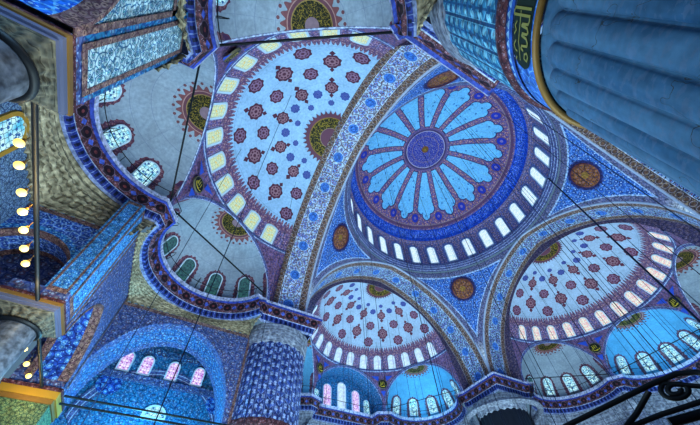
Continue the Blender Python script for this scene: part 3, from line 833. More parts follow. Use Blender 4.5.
# ------------------------------------------------------------------ piers
def pier(label, cx, cy, sx, sy, tile, detail, dark=False, dz_=0.0, cw=1.2):
    """sx, sy point from the pier towards the hall's centre"""
    t = thing('fluted_pier' if detail else 'tiled_pier', label, 'pier', (cx, cy, 0))
    N = 240; nl = 32
    def lobe(a):
        x = (a*nl/(2*pi)) % 1.0; y_ = abs(2*x-1); return 0.30 if y_ > 0.94 else (0.0 if y_ > 0.89 else 0.25+0.75*sqrt(1-(y_/0.89)**2))
    r0 = 2.46
    def sh(a, z, zt=8.9+dz_):
        l = lobe(a); x = ((a*nl/(2*pi)) % 1.0)*2-1
        rr = r0+0.10*l
        zt2 = zt-0.30*(1-sqrt(max(0, 1-x*x*0.98)))-0.12
        return rr, zt2
    def shaft(a, q):
        rr, zt2 = sh(a, 0); z = zt2*q
        if q > 0.999: rr -= 0.10
        return (rr*cos(a), rr*sin(a), z)
    MB().grid(shaft, lin(0, 2*pi, N*4), [0, 0.5, 0.9, 0.965, 0.985, 1.0], lambda a, q: (a*2.3, q*9)).build('marble_shaft', M['marble'] if not dark else M['shadedmarble'], t)
    if detail:   # shallow arched heads above the flutes
        MB().grid(lambda a, q: ((2.46+0.02*q)*cos(a), (2.46+0.02*q)*sin(a), 8.35+dz_+0.75*q), lin(0, 2*pi, N), lin(0, 1, 3)).build('flute_heads', M['marble'], t)
    z = 9.0
    tor = lambda rr, zz, rad, nm, mt: MB().grid(lambda a, b: ((rr+rad*cos(b))*cos(a), (rr+rad*cos(b))*sin(a), zz+rad*sin(b)), lin(0, 2*pi, 96), lin(0, 2*pi, 8), lambda a, b: (a*rr, b)).build(nm, M[mt], t)
    tor(2.57, 9.14+dz_, 0.075, 'gilt_moulding', 'brass')
    cyl_ = lambda rr, z0, z1, nm, mt, r2=None: MB().grid(lambda a, q: ((rr+(0 if r2 is None else (r2-rr)*q))*cos(a), (rr+(0 if r2 is None else (r2-rr)*q))*sin(a), z0+(z1-z0)*q), lin(0, 2*pi, 96), lin(0, 1, 3), lambda a, q: (a*rr, z0-dz_+(z1-z0)*q)).build(nm, M[mt], t)
    cyl_(2.60, 9.2+dz_, 10.2+dz_, 'inscription_frieze', 'friezeblue')
    if detail:
        cart = MB(); a0, a1 = R(119), R(215)
        def cf(q, w):
            a = a0+(a1-a0)*q; e = min(1.0, (q*(a1-a0)*2.6)/0.45); hh = 0.44*sqrt(max(0.0, 1-(1-e)**2))
            return (2.62*cos(a), 2.62*sin(a), 9.73+dz_+hh*w)
        cart.grid(cf, lin(0, 1, 60), [-1, -0.5, 0, 0.5, 1]); co = cart.build('inscription_cartouche', M['cart'], t)
        L = MB()
        def pt(s, h): a = a0+(s+0.12)/2.63; return (2.64*cos(a), 2.64*sin(a), 9.3+dz_+h)
        def stroke(ps, w=0.028):
            q = [Vector(pt(*p)) for p in ps]
            for i in range(len(q)-1):
                n = Vector((q[i].x, q[i].y, 0)).normalized(); tt = (q[i+1]-q[i]).normalized(); c = tt.cross(n)*w
                L.poly([q[i]+c-tt*w*.5, q[i+1]+c+tt*w*.5, q[i+1]-c+tt*w*.5, q[i]-c-tt*w*.5])
        for o_ in (0.0, 1.2):      # flowing script: long rule, tall uprights, loops and teeth
            stroke([(o_+0.10, 0.50), (o_+0.5, 0.52), (o_+1.05, 0.53)], 0.022)
            stroke([(o_+0.98, 0.06), (o_+0.98, 0.84)], 0.026); stroke([(o_+1.10, 0.06), (o_+1.10, 0.84)], 0.026)
            stroke([(o_+0.98, 0.84), (o_+1.04, 0.88), (o_+1.10, 0.80)], 0.02)
            stroke([(o_+0.98, 0.08), (o_+0.90, 0.06), (o_+0.84, 0.10), (o_+0.83, 0.36), (o_+0.80, 0.40), (o_+0.77, 0.12), (o_+0.70, 0.07), (o_+0.66, 0.12), (o_+0.66, 0.34), (o_+0.62, 0.36),
                    (o_+0.58, 0.14), (o_+0.50, 0.07), (o_+0.44, 0.10), (o_+0.42, 0.36), (o_+0.36, 0.40), (o_+0.33, 0.30)], 0.026)
            stroke([(o_+0.30, 0.12), (o_+0.22, 0.08), (o_+0.12, 0.16), (o_+0.16, 0.28), (o_+0.26, 0.24), (o_+0.30, 0.12)], 0.022)
            stroke([(o_+0.86, 0.66), (o_+0.78, 0.74), (o_+0.70, 0.66), (o_+0.62, 0.76)], 0.02); stroke([(o_+0.50, 0.66), (o_+0.40, 0.78), (o_+0.30, 0.70), (o_+0.28, 0.62)], 0.02)
            stroke([(o_+0.16, 0.66), (o_+0.08, 0.74)], 0.02)
        L.build('lettering', M['letter_dim'], co)
    cyl_(2.62, 10.2+dz_, 10.65+dz_, 'scalloped_border', 'pierborder')
    mp = [(2.62, 10.65), (2.69, 10.72), (2.73, 10.9), (2.7, 11.1), (2.64, 11.2)]
    MB().grid(lambda a, k: (mp[k][0]*cos(a), mp[k][0]*sin(a), mp[k][1]+dz_), lin(0, 2*pi, 96), range(5), lambda a, k: (a*2.5, k*0.15)).build('red_moulding', M['pierred'], t)
    ft = 24
    def tw(a, z): rr = 2.60+0.07*abs(sin(a*ft/2)); return (rr*cos(a), rr*sin(a), z)
    MB().grid(tw, lin(0, 2*pi, 240), lin(11.15+dz_, 17.2, 4), lambda a, z: (a*ft/(2*pi)*0.58, z)).build('tiled_shaft', tile, t)
    if dark:
        tor(4.0, 17.3, 0.32, 'stone_rim', 'muq_grey')
    # corbel from round shaft to the square block and the block's own cornice
    def sq(a, h):     # square of half size h, rounded corner samples
        c, s = cos(a), sin(a); k = h/max(abs(c), abs(s)); return (k*c, k*s)
    lev = [(2.62, 0.0, 17.0), (2.74, 0.0, 17.3), (2.78, 0.0, 17.9), (2.84, 0.05, 18.4), (2.86, 0.1, 18.75)]
    MB().grid(lambda a, k: tuple((1-lev[k][1])*lev[k][0]*f(a)+lev[k][1]*sq(a, 2.4)[i] for i, f in ((0, cos), (1, sin)))+(lev[k][2],),
              lin(0, 2*pi, 96), range(5), lambda a, k: (a*2.6, lev[k][2])).build('stone_corbel', M['muq_grey'], t)
    hx = 2.7
    lo = [(-sx*2.6, sy*2.0), (-sx*1.9, sy*hx), (sx*hx, sy*hx), (sx*hx, -sy*1.9), (sx*2.0, -sy*2.6)]
    path = []
    pts = [(-sx*2.35, sy*2.6), (-sx*2.1, sy*2.35), (sx*2.35, sy*2.35), (sx*2.35, -sy*2.1), (sx*2.6, -sy*2.35)]
    nr = [(-sx*0.7, sy*0.7), (0, sy), (sx, sy), (sx, 0), (sx*0.7, -sy*0.7)]
    for i in range(4):
        for q in range(6):
            f = q/6; path.append(((pts[i][0]*(1-f)+pts[i+1][0]*f, pts[i][1]*(1-f)+pts[i+1][1]*f),
                                  nr[i] if q == 0 else ((0, sy) if i < 2 else (sx, 0))))
    path.append((pts[4], nr[4]))
    sweep(path, [(p*cw, z) for p, z in CPROF], MB(), ZC).build('block_cornice', M['cornice'], t)
    return t
M['shadedmarble'] = plain('shaded_marble', C(26, 30, 44))  # shade on the distant pier put into its shaft colour
def mk_pierred():
    k = K('carved_red_moulding'); u, v = k.u, k.v
    return k.done(k.arab(u, v, 4.0, C(88, 48, 56), C(60, 34, 48), C(112, 72, 76), C(130, 110, 124)), 0.2)
M['pierred'] = mk_pierred()
def mk_pierborder():
    k = K('scalloped_blue_border'); u, v = k.u, k.v
    z = (v-10.2)/0.45; tri = (u.cell(0.2)).abs()/0.1
    return k.done(k.layers(C(46, 92, 176), (C(26, 36, 84), z < 0.12), (C(150, 190, 226), (z > 0.5)*(z < 0.5+(1.0-tri)*0.42)), (C(30, 40, 90), z > 0.85)), 0.15)
M['pierborder'] = mk_pierborder()
def mk_frieze():
    k = K('frieze_blue'); u, v = k.u, k.v
    return k.done(k.layers(C(56, 104, 188), (C(110, 160, 215), k.vor(u, v, 4.0, 'DISTANCE_TO_EDGE') < 0.05), (C(40, 60, 130), v > 10.14)), 0.2)
M['friezeblue'] = mk_frieze()
M['cart'] = plain('cartouche_green', C(30, 44, 36), 0.6, 0.3)
pier('huge near pier at top right with marble flutes, gilt moulding and green calligraphy frieze', -13.85, -13.55, 1, 1, M['tile_shaft_teal'], True, dz_=0.5, cw=1.5)
pier('tiled pier with indigo leaf pattern rising at bottom left of centre', -13.5, 13.7, 1, -1, M['tile_shaft'], False)
pier('distant pier with dark shaft between bottom and right half domes', 13.6, 13.6, -1, -1, M['shadedmarble'], False, dark=True)

# ------------------------------------------------------------------ left bays: columns, arcades, stalactite vaults
def arch_pts(half, spring, rise, n=20, oval=False):
    if oval: return [(half*cos(pi*i/(2*n)), spring+rise*sin(pi*i/(2*n))) for i in range(2*n+1)]
    e = max(0.0, (rise*rise-half*half)/(2*half)); r = half+e; a0 = math.acos(e/r)
    right = [(r*cos(a0*i/n)-e, spring+r*sin(a0*i/n)) for i in range(n+1)]
    return right+[(-x, z) for x, z in right[-2::-1]]
def arcade(name, label, cat, origin, ex, ez_in, half, spring, rise, s0, s1, ztop, depth, mats, rings=(0.12, 0.45), oval=False):
    """wall with an arched opening. origin: foot of arch centre line, ex: unit vector along the wall, ez_in: unit vector into the wall"""
    t = thing(name, label, cat, origin)
    ex, iz = Vector(ex), Vector(ez_in)
    P = lambda s, z, d=0.0: tuple(ex*s+iz*d+Vector((0, 0, z)))
    c = arch_pts(half, spring, rise, 20, oval); n = len(c)-1
    L = [0]
    for i in range(n): L.append(L[-1]+math.dist(c[i], c[i+1]))
    def off(i, d):
        a, b = c[max(i-1, 0)], c[min(i+1, n)]; tx, tz = b[0]-a[0], b[1]-a[1]; q = math.hypot(tx, tz); return (c[i][0]+tz/q*d, c[i][1]-tx/q*d)
    r1, r2 = rings
    MB().grid(lambda i, d: P(off(i, d)[0], off(i, d)[1], -0.06), range(n+1), [0, r1], lambda i, d: (L[i], d)).build('inner_border', mats['edge'], t)
    MB().grid(lambda i, d: P(off(i, d)[0], off(i, d)[1], -0.03), range(n+1), lin(r1, r2, 2), lambda i, d: (L[i], d)).build('archivolt', mats['archivolt'], t)
    # soffit in three stripes
    for d0, d1, nm, mt in ((-0.06, depth*0.22, 'soffit_border', 'edge'), (depth*0.22, depth*0.78, 'soffit_band', 'soffit'), (depth*0.78, depth, 'soffit_border', 'edge')):
        MB().grid(lambda i, d: P(c[i][0], c[i][1], d), range(n+1), [d0, d1], lambda i, d: (L[i], d)).build(nm, mats[mt], t)
    # spandrel out to the rectangle
    mb = MB()
    def rect(i):
        x, z = off(i, r2); q = i/n
        dx, dz_ = c[i][0], max(c[i][1]-spring, 0.0)
        kx = (s1 if dx > 0 else -s0)/max(abs(dx), 1e-6); kz = (ztop-spring)/max(dz_, 1e-6); k = min(kx, kz)
        return (dx*k, spring+dz_*k)
    mb.grid(lambda i, q: P(off(i, r2)[0]*(1-q)+rect(i)[0]*q, off(i, r2)[1]*(1-q)+rect(i)[1]*q), range(n+1), lin(0, 1, 4),
            lambda i, q: (off(i, r2)[0]*(1-q)+rect(i)[0]*q, off(i, r2)[1]*(1-q)+rect(i)[1]*q), smooth=False)
    # corner fillers
    for sg, sx in ((1, s1), (-1, s0)):
        idx = [i for i in range(n+1) if (c[i][0]*sg > 0)]
        ins = [i for i in idx if abs(rect(i)[1]-ztop) > 1e-6]; top = [i for i in idx if abs(rect(i)[1]-ztop) <= 1e-6]
        if ins and top:
            i0 = max(ins) if sg > 0 else min(ins); i1 = min(top) if sg > 0 else max(top)
            pa, pb = rect(i0), rect(i1); mb.poly([P(*pa), P(sx, ztop), P(*pb)], [pa, (sx, ztop), pb])
    mb.build('spandrel', mats['spandrel'], t)
    # frame strips along top and sides
    fr = MB()
    for (a0, z0, a1, z1) in ((s0, ztop-0.28, s1, ztop), (s0, spring, s0+0.2, ztop), (s1-0.2, spring, s1, ztop)):
        fr.poly([P(a0, z0, -0.05), P(a1, z0, -0.05), P(a1, z1, -0.05), P(a0, z1, -0.05)], [(a0, z0), (a1, z0), (a1, z1), (a0, z1)])
    fr.build('frame', mats['frame'], t)
    return t
mm = lambda e, a, s, sp, f: {'edge': M[e], 'archivolt': M[a], 'soffit': M[s], 'spandrel': M[sp], 'frame': M[f]}

def column(label, cx, cy, h, ztop, tile_a, tile_b, xcut=None):
    t = thing('gallery_column', label, 'column', (cx, cy, 0))
    MB().grid(lambda a, q: ((0.72-0.06*q)*cos(a), (0.72-0.06*q)*sin(a), 0.3+9.65*q), lin(0, 2*pi, 40), lin(0, 1, 3), lambda a, q: (a*0.7, q*9)).build('shaft', M['colstone'], t)
    MB().box(-0.9, 0.9, -0.9, 0.9, 0, 0.3).build('plinth', M['colstone'], t)
    MB().grid(lambda a, b: ((0.70+0.1*cos(b))*cos(a), (0.70+0.1*cos(b))*sin(a), 9.95+0.1*sin(b)), lin(0, 2*pi, 40), lin(0, 2*pi, 8)).build('collar', M['iron'], t)
    def sq(a, hh): c, s = cos(a), sin(a); k = hh/max(abs(c), abs(s)); return k*c, k*s
    def capf(a, q):
        rr = 0.72+0.06*sin(a*16)*sin(pi*q); w = q**1.4; x, y = sq(a, h-0.12); return (rr*cos(a)*(1-w)+x*w, rr*sin(a)*(1-w)+y*w, 10.02+0.42*q)
    MB().grid(capf, lin(0, 2*pi, 96), lin(0, 1, 10), lambda a, q: (a*1.6, q*1.2)).build('stalactite_capital', M['muq_dark'], t)
    MB().box(-h+0.12, h-0.12, -h+0.12, h-0.12, 10.44, 10.56).box(-h+0.05, h-0.05, -h+0.05, h-0.05, 10.56, 10.7).build('abacus', M['capstone'], t)
    MB().box(-h, h, -h, h, 10.7, 10.84).build('warm_lit_fillet', M['brass'], t)  # brass colour carries the warm lamplight on this edge
    MB().box(-h+0.02, h-0.02, -h+0.02, h-0.02, 10.84, 11.0).build('red_fillet', M['pierred'], t)
    # impost pier above: panelled pilaster
    p = h-0.1
    x0 = -p if xcut is None else xcut
    MB().box(-p, p, -p, p, 11.0, 11.5).build('impost_block', M['tile_dusk'], t)
    MB().box(x0, p, -p, p, 11.5, ztop).build('pilaster', M[tile_a], t)
    for fx, fy in ((1, 0), (0, -1)):
        mid = 0.0 if fx else (x0+p)/2; sc1 = 1.0 if fx else (p-x0)/(2*p)
        fr = MB(); q = p+0.03
        def F(s, z): s = mid+s*sc1; return (q*fx+s*abs(fy), q*fy+s*abs(fx), z)
        def strip(s0, s1, z0, z1): fr.poly([F(s0, z0), F(s1, z0), F(s1, z1), F(s0, z1)], [(s0, z0), (s1, z0), (s1, z1), (s0, z1)])
        strip(-p*0.78, -p*0.58, 11.35, ztop-0.1); strip(p*0.58, p*0.78, 11.35, ztop-0.1); strip(-p*0.58, p*0.58, 11.35, 11.6); strip(-p*0.58, p*0.58, ztop-0.35, ztop-0.1)
        fr.build('panel_frame', M['band_red'], t)
        pn = MB(); q = p+0.02
        def strip2(s0, s1, z0, z1): pn.poly([F(s0, z0), F(s1, z0), F(s1, z1), F(s0, z1)], [(s0, z0), (s1, z0), (s1, z1), (s0, z1)])
        strip2(-p*0.58, p*0.58, 11.6, ztop-0.35); pn.build('tile_panel', M[tile_b], t)
    return t
M['capstone'] = plain('pale_capital_stone', C(96, 98, 122))
C1 = (-25.6, -5.8); C2 = (-26.1, 4.85)
column('gallery column at upper left whose warm lit stalactite capital fills the corner', C1[0], C1[1], 0.98, 18.8, 'tile_cyan', 'tile_white')
column('gallery column at left edge with gold lit capital under the turquoise pilaster', C2[0], C2[1], 1.1, 18.6, 'tile_azure', 'tile_azure', 0.05)

# corner pier with green tiles
cp_ = thing('corner_pier', 'green tiled corner pier with gilded cornice at bottom left corner', 'pier', (-26.5, 12.95, 0))
MB().box(-1.15, 1.15, -1.15, 1.2, 0, 10.0).build('tiled_shaft', M['tile_green'], cp_)
MB().box(-1.22, 1.22, -1.22, 1.2, 10.0, 10.25).build('lower_fillet', M['brass'], cp_)
MB().box(-1.3, 1.3, -1.3, 1.2, 10.25, 10.65).build('gilt_cornice', M['gold'], cp_)
MB().box(-1.34, 1.34, -1.34, 1.2, 10.65, 10.85).build('red_fillet', M['pierred'], cp_)
MB().box(-1.2, 1.2, -1.15, 1.2, 10.85, 17.4).build('upper_block', M['tile_dusk'], cp_)

arcade('side_arch', 'deep blue banded arch rising from the corner pier to the turquoise pilaster', 'arch', (-25.15, 8.75, 0), (0, 1, 0), (-1, 0, 0),
       2.35, 11.0, 3.4, -2.85, 3.3, 18.2, 1.9, mm('band_red', 'tile_dusk', 'band_blue', 'tile_dusk', 'band_red'))
arcade('side_arch', 'blue vaulted arch at top left corner beside the warm lit capital', 'arch', (-24.75, -9.65, 0), (0, 1, 0), (-1, 0, 0),
       2.75, 11.0, 3.6, -3.0, 2.98, 17.3, 2.0, mm('band_red', 'tile_white', 'cobalt', 'tile_white', 'band_red'), (0.1, 0.22))
arcade('gallery_arch', 'round blue arch behind the string of lamps at left edge', 'arch', (-27.95, 4.4, 0), (1, 0, 0), (0, 1, 0),
       1.7, 12.9, 1.75, -2.4, 2.2, 16.3, 1.6, mm('band_red', 'tile_azure', 'tile_blue', 'tile_blue', 'band_red'))
arcade('alcove_arch', 'large cyan lit alcove arch at lower left beside the tiled pier', 'arch', (-20.95, 12.55, 0), (1, 0, 0), (0, 1, 0),
       4.55, 10.9, 6.35, -5.1, 5.1, 17.95, 3.2, mm('tile_dusk', 'tile_dusk', 'tile_soffit', 'tile_dusk', 'band_red'), (0.12, 0.5), True)

# alcove back wall with windows
bw = MB(); bw.box(-28.5, -14.5, 18.4, 18.6, 6, 21); o = struct(bw.build('wall_back', M['tile_cyan']))
W_AL = win_meshes('alcove_window', 0.95, 1.65, 'glass_violet', 0.1)
al = thing('alcove_window_wall', 'blue tiled inner wall of the alcove with four violet windows and blind arch', 'wall', (-20.7, 18.3, 12.0))
ap = arch_pts(4.6, -0.6, 4.2)
MB().grid(lambda i, q: (ap[i][0]*(1+0.12*q), 0, ap[i][1]+0.6*q), range(len(ap)), [0, 1], lambda i, q: (i*0.3, q*0.6)).build('blind_arch', M['rim'], al)
MB().box(-6, 6, -0.25, 0.05, 3.1, 3.6).build('string_course', M['tile_dusk'], al)
MB().box(-5.6, 5.6, -0.12, 0.05, 5.6, 6.2).build('upper_band', M['tile_soffit'], al)
for x in (-3.4, -1.9, 0.15, 2.2): put_window(W_AL, al, (x, -0.03, 3.75), (0, -1, -0.1), (0, -0.1, 1))
W_AL2 = win_meshes('alcove_fan_window', 1.7, 1.0, 'glass_mosaic', 0.12)
put_window(W_AL2, al, (0.1, -0.03, 0.7), (0, -1, 0), (0, 0, 1))
for x in (-3.7, 4.3):
    fr = frame((x, -0.05, 2.6), (0, -1, 0), (0, 0, 1)); d = MB(); d.disc(lambda a, b: (a, b, 0.02), 0.85, 28)
    inst(meshof(d, 'roundel', M['band_blue']), 'roundel', al, fr)

# wall behind the far left exedra with one stained window
struct(MB().box(-29.75, -29.45, -9.0, 4.4, 6, 17.2).build('wall_left', M['tile_grey']))
struct(MB().box(-33, -26.9, 6.3, 6.5, 6, 17.2).build('wall_gallery', M['tile_dusk']))
W_ST = win_meshes('stained_window', 1.7, 3.2, 'glass_mosaic', 0.2, 'gold')
sw = thing('stained_window', 'stained glass window with gold rim at left edge behind the lamps', 'window', (-29.42, 0.1, 13.4))
put_window(W_ST, sw, (0, 0, 0), (1, 0, 0), (0, 0, 1))

# stalactite vaults between gallery cornice and the rectangular bays
def stal(label, centre, arc, outline, zt, zb, mat):
    """arc(q) and outline(q) give plan points for q in 0..1"""
    t = thing('stalactite_vault', label, 'vault', (centre[0], centre[1], zb))
    n = 120; rows = 14
    def fn(i, j):
        q = i/n; w = j/rows; a = arc(q); b = outline(q)
        k = w**0.75
        cell = abs(sin(pi*(i/3.0+0.5*(j//2))))
        bump = 0.16*(1-cell)*sin(pi*min(1, w*1.2))+0.10*((j % 2))
        x = a[0]*k+b[0]*(1-k); y = a[1]*k+b[1]*(1-k)
        dx, dy = a[0]-b[0], a[1]-b[1]; L = max(math.hypot(dx, dy), 0.3)
        z = zb+(zt-zb)*w
        if j == 0: z += 0.22*cell
        ox, oy = centre[0]-x, centre[1]-y; ol = max(math.hypot(ox, oy), 0.1)
        return (x+ox/ol*bump-centre[0], y+oy/ol*bump-centre[1], z-zb)
    MB().grid(fn, range(n+1), range(rows+1), lambda i, j: (i*0.14, j*0.26), smooth=False).build('stone_cells', mat, t)
    return t
def arc_fn(k, rz=R(90)):
    cx, cy, a = exc(k); m = Matrix.Rotation(rz, 3, 'Z')
    def f(q):
        g = pi*q; dx, dy = cos(g), sin(g)
        p = m @ Vector((cx+RE*(dx*cos(a)+dy*sin(a)), B2+cy+RE*(-dx*sin(a)+dy*cos(a)), 0)); return (p.x, p.y)
    p = m @ Vector((cx, B2+cy, 0))
    return f, (p.x, p.y)
def poly_fn(pts):
    L = [0]
    for i in range(1, len(pts)): L.append(L[-1]+math.dist(pts[i], pts[i-1]))
    def f(q):
        s = q*L[-1]
        for i in range(1, len(pts)):
            if s <= L[i]+1e-9:
                k = (s-L[i-1])/(L[i]-L[i-1]); return (pts[i-1][0]+(pts[i][0]-pts[i-1][0])*k, pts[i-1][1]+(pts[i][1]-pts[i-1][1])*k)
        return pts[-1]
    return f
f0, c0_ = arc_fn(0)
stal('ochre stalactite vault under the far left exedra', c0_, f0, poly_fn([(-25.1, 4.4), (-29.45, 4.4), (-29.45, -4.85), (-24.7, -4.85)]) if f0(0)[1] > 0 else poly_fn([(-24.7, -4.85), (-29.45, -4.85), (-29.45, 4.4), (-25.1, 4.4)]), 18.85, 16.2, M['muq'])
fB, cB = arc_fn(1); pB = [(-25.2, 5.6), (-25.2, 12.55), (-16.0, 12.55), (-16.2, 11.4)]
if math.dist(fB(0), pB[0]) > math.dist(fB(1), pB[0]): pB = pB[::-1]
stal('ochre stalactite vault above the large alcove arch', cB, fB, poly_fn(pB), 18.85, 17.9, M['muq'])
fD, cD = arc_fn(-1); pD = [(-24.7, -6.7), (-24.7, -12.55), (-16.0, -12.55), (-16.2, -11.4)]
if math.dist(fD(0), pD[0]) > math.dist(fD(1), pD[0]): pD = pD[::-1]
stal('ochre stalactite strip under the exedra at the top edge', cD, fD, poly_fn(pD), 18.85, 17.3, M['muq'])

# iron rods between column capitals, lamps, cables
rod('tie_rod', 'dark tie rod carrying the warm lamps, crossing the left edge vertically', (-25.42, -4.9, 10.75), (-25.85, 3.8, 10.75), 0.075)
rod('tie_rod', 'short dark tie rod between gold lit capital and corner pier', (-25.95, 5.9, 10.75), (-26.12, 11.7, 10.75), 0.075)
rod('tie_rod', 'upper of two black tie rods across the alcove mouth', (-25.15, 12.5, 10.85), (-16.0, 12.55, 10.85), 0.07)
rod('tie_rod', 'lower of two black tie rods across the alcove mouth', (-25.15, 12.5, 10.42), (-16.0, 12.55, 10.42), 0.07)

bulb_m = MB()
bulb_m.grid(lambda a, b: (0.115*sin(b)*cos(a), 0.115*sin(b)*sin(a), -0.115*cos(b)), lin(0, 2*pi, 14), lin(0, pi, 8))
bm = meshof(bulb_m, 'lamp_glass', M['bulb'])
sk = MB(); sk.tube([(0, 0, 0.11), (0, 0, 0.2)], 0.05, 8).tube([(0, 0, 0.2), (0, 0, 0.42)], 0.012, 5)
skm = meshof(sk, 'lamp_holder', M['brass'])
lamp_names = 'first second third fourth fifth sixth seventh eighth ninth'.split()
LP = [(-25.5, -3.78), (-25.56, -3.06), (-25.58, -2.12), (-25.62, -1.37), (-25.65, -0.6), (-25.7, 0.26), (-25.72, 1.01)]
for i, (x, y) in enumerate(LP):
    t = thing('pendant_lamp', '%s glowing warm lamp from the top of the string on the left tie rod' % lamp_names[i], 'lamp', (x, y, 10.2), 0, 'warm lamps on the left tie rods')
    inst(bm, 'bulb', t, Matrix.Identity(4)); inst(skm, 'holder', t, Matrix.Identity(4))
for i, (x, y) in enumerate([(-26.12, 6.65), (-26.14, 7.98), (-26.14, 9.13)]):
    t = thing('pendant_lamp', '%s glowing warm lamp between gold lit capital and corner pier' % ('upper', 'middle', 'lower')[i], 'lamp', (x, y, 10.1), 0, 'warm lamps on the left tie rods')
    inst(bm, 'bulb', t, Matrix.Identity(4)); inst(skm, 'holder', t, Matrix.Identity(4))

def cable(x, y, zt, r, label, group, zb=4.5):
    o = MB().tube([(0, 0, 0), (0, 0, zt-zb)], r, 6).build('chandelier_cable', M['cable']); o.location = (x, y, zb)
    return tag(o, label, 'cable', group)
CAMP = (-19.67, -10.58)
cable(8.97, -6.87, 35.0, 0.07, 'thick dark chandelier cable crossing the right half dome diagonally', None)
for i in range(16):
    a = 2*pi*(i+0.3)/16; x, y = 6.2*cos(a), 6.2*sin(a)
    cable(x, y, RING+dz(6.2), 0.013, 'thin chandelier cable hanging from the central dome panels', 'cables from the central dome')
for i in range(20):
    a = 2*pi*(i+0.5)/20; x, y = 10.9*cos(a), 10.9*sin(a)
    cable(x, y, RING+0.6, 0.013, 'thin chandelier cable hanging from the drum cornice of the dome', 'cables from the drum cornice')
for rz, nm in ((0, 'bottom centre'), (R(-90), 'right'), (R(90), 'left')):
    m = Matrix.Rotation(rz, 3, 'Z')
    nc = 4 if nm == 'left' else 10
    for i in range(nc):
        a = R(-75+150*i/(nc-1)); r = 5.2 if i % 2 else 7.6
        p = m @ Vector((r*sin(a), B2+r*cos(a), 0))
        if math.dist((p.x, p.y), CAMP) < 6.5: continue
        cable(p.x, p.y, ZR+sz(r)-0.02, 0.015, 'thin chandelier cable hanging from the %s half dome' % nm, 'cables from the %s half dome' % nm)

# iron chandelier arm near the camera at lower right
arm = thing('iron_scroll_bracket', 'black wrought iron scroll bracket of a chandelier at bottom right corner', 'bracket', (-12.97, -8.57, 4.0))
o0 = Vector((-12.8, -9.0, 4.0))
W = lambda *pts: [tuple(Vector(p)-o0) for p in pts]
MB().tube(W((-13.6, -7.2, 3.78), (-13.33, -7.77, 3.9), (-12.95, -8.65, 4.07), (-12.8, -9.05, 4.14), (-12.68, -9.4, 4.17), (-12.64, -9.6, 4.1), (-12.62, -9.75, 3.98)), 0.045, 8).build('upper_bar', M['iron'], arm)
MB().tube(W((-13.05, -8.35, 3.62), (-12.95, -8.65, 3.8), (-12.82, -8.95, 4.05)), 0.042, 8).build('brace', M['iron'], arm)
MB().tube(W((-13.1, -8.2, 3.62), (-12.85, -8.9, 3.70), (-12.69, -9.37, 3.72), (-12.6, -9.7, 3.73)), 0.04, 8).build('lower_bar', M['iron'], arm)
ce = Vector((-12.72, -9.25, 3.96)); ud = Vector((0.3, -0.95, 0)).normalized()
sp_ = []
for i in range(40):
    a = R(60)+i*R(17); rr = 0.05+0.16*(1-i/39)
    sp_.append(tuple(ce+ud*rr*cos(a)+Vector((0, 0, 1))*rr*0.75*sin(a)-o0))
MB().tube(W((-12.62, -9.75, 3.98), (-12.62, -9.6, 3.86))+sp_[3:], [0.042]*2+[0.038]*(37), 8).build('scroll', M['iron'], arm)
MB().tube(W((-12.9, -8.95, 3.55), (-12.65, -9.45, 3.58), (-12.55, -9.8, 3.6)), 0.07, 8).build('ring_beam', M['iron'], arm)

# ------------------------------------------------------------------ floor and outer shell
fl = MB(); fl.poly([(-60, -50, 0), (60, -50, 0), (60, 60, 0), (-60, 60, 0)], [(-60, -50), (60, -50), (60, 60), (-60, 60)]); struct(fl.build('floor', M['carpet']))

# ------------------------------------------------------------------ light
def light(kind, name, loc, energy, col, size=1.0, rot=(0, 0, 0)):
    l = bpy.data.lights.new(name, kind); l.energy = energy; l.color = col
    if kind == 'AREA': l.shape = 'DISK'; l.size = size
    else: l.shadow_soft_size = size
    o = bpy.data.objects.new(name, l); COL.objects.link(o); o.location = loc; o.rotation_euler = rot; return o
UP = (pi, 0, 0)  # area lights below are added even fill, not fittings of the hall
light('AREA', 'hall_fill', (0, 0, 2.5), 6900, (0.60, 0.90, 1.0), 22, UP)
light('AREA', 'left_fill', (-19, 0, 2.5), 2400, (0.70, 0.93, 1.0), 10, UP)
light('AREA', 'front_fill', (0, 20, 2.5), 2400, (0.57, 0.88, 1.0), 12, UP)
light('AREA', 'right_fill', (20, 0, 2.5), 2400, (0.59, 0.88, 1.0), 12, UP)
light('POINT', 'alcove_cyan', (-20.8, 14.6, 9.5), 2000, (0.15, 0.7, 1.0), 0.6)
light('POINT', 'exedra_cyan', (9.0, 20.8, 22.0), 330, (0.12, 0.7, 1.0), 0.3)
light('POINT', 'niche_cyan', (0, 23.0, 21.5), 260, (0.25, 0.65, 1.0), 0.3)
light('POINT', 'right_exedra_cyan', (25.0, 0, 22.0), 330, (0.14, 0.7, 1.0), 0.3)
light('POINT', 'corner_cyan', (-10.7, 13.3, 21.4), 420, (0.3, 0.85, 1.0), 0.2)
light('POINT', 'lamp_warm', (-25.2, -1.4, 10.2), 160, (1.0, 0.72, 0.25), 0.3)
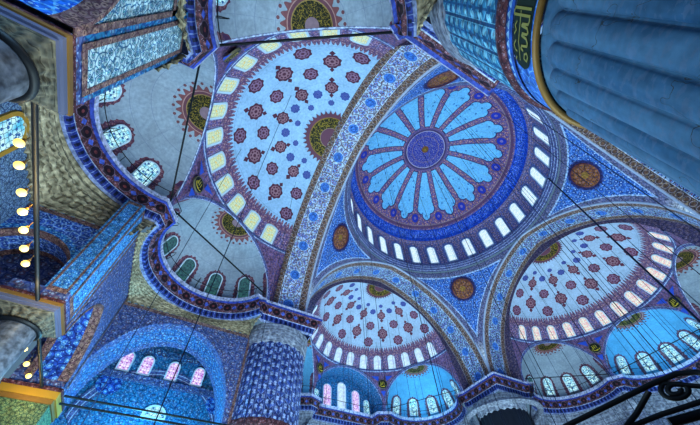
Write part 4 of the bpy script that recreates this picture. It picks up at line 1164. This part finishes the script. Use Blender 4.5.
light('POINT', 'lamp_warm', (-24.0, -7.6, 10.4), 30, (1.0, 0.72, 0.25), 0.3)
light('POINT', 'lamp_warm', (-25.6, 2.6, 10.4), 45, (1.0, 0.72, 0.25), 0.3)
light('POINT', 'lamp_warm', (-26.3, 10.6, 9.8), 90, (1.0, 0.75, 0.3), 0.3)
light('POINT', 'left_bay_fill', (-21.5, 1.5, 8.0), 900, (0.45, 0.78, 1.0), 0.6)  # hidden fill added to brighten the left bay
light('POINT', 'corner_bay_fill', (-22.3, 8.8, 9.0), 420, (0.4, 0.78, 1.0), 0.6)  # unseen fill added for the corner bay tiles
light('POINT', 'rear_bay_fill', (-25.4, -9.6, 9.6), 420, (0.35, 0.68, 1.0), 0.6)  # added fill under the top left arch, brightens its soffit
w = bpy.data.worlds.new('sky'); sc.world = w; w.use_nodes = True
bg = w.node_tree.nodes['Background']; bg.inputs[0].default_value = (0.40, 0.70, 1.0, 1); bg.inputs[1].default_value = 0.26

# ------------------------------------------------------------------ camera
f_px, pitch, yaw, roll = 324.234, R(48.9375), R(30.2602), R(-2.2526)
fw = Vector((sin(yaw)*cos(pitch), cos(yaw)*cos(pitch), sin(pitch)))
rt = Vector((cos(yaw), -sin(yaw), 0)); up = rt.cross(fw)
rt2 = rt*cos(roll)+up*sin(roll); up2 = -rt*sin(roll)+up*cos(roll)
cam = bpy.data.cameras.new('camera'); co = bpy.data.objects.new('camera', cam); COL.objects.link(co)
cam.sensor_fit = 'HORIZONTAL'; cam.sensor_width = 36; cam.lens = f_px*36/700
cam.shift_y = 50.04/700; cam.clip_start = 0.05; cam.clip_end = 300
co.matrix_world = Matrix(((rt2.x, up2.x, -fw.x, -19.673), (rt2.y, up2.y, -fw.y, -10.580), (rt2.z, up2.z, -fw.z, 1.6), (0, 0, 0, 1)))
sc.camera = co
sc.view_settings.view_transform = 'Standard'
try: sc.view_settings.look = 'Medium High Contrast'
except Exception: pass
sc.cycles.max_bounces = 6; sc.cycles.diffuse_bounces = 3
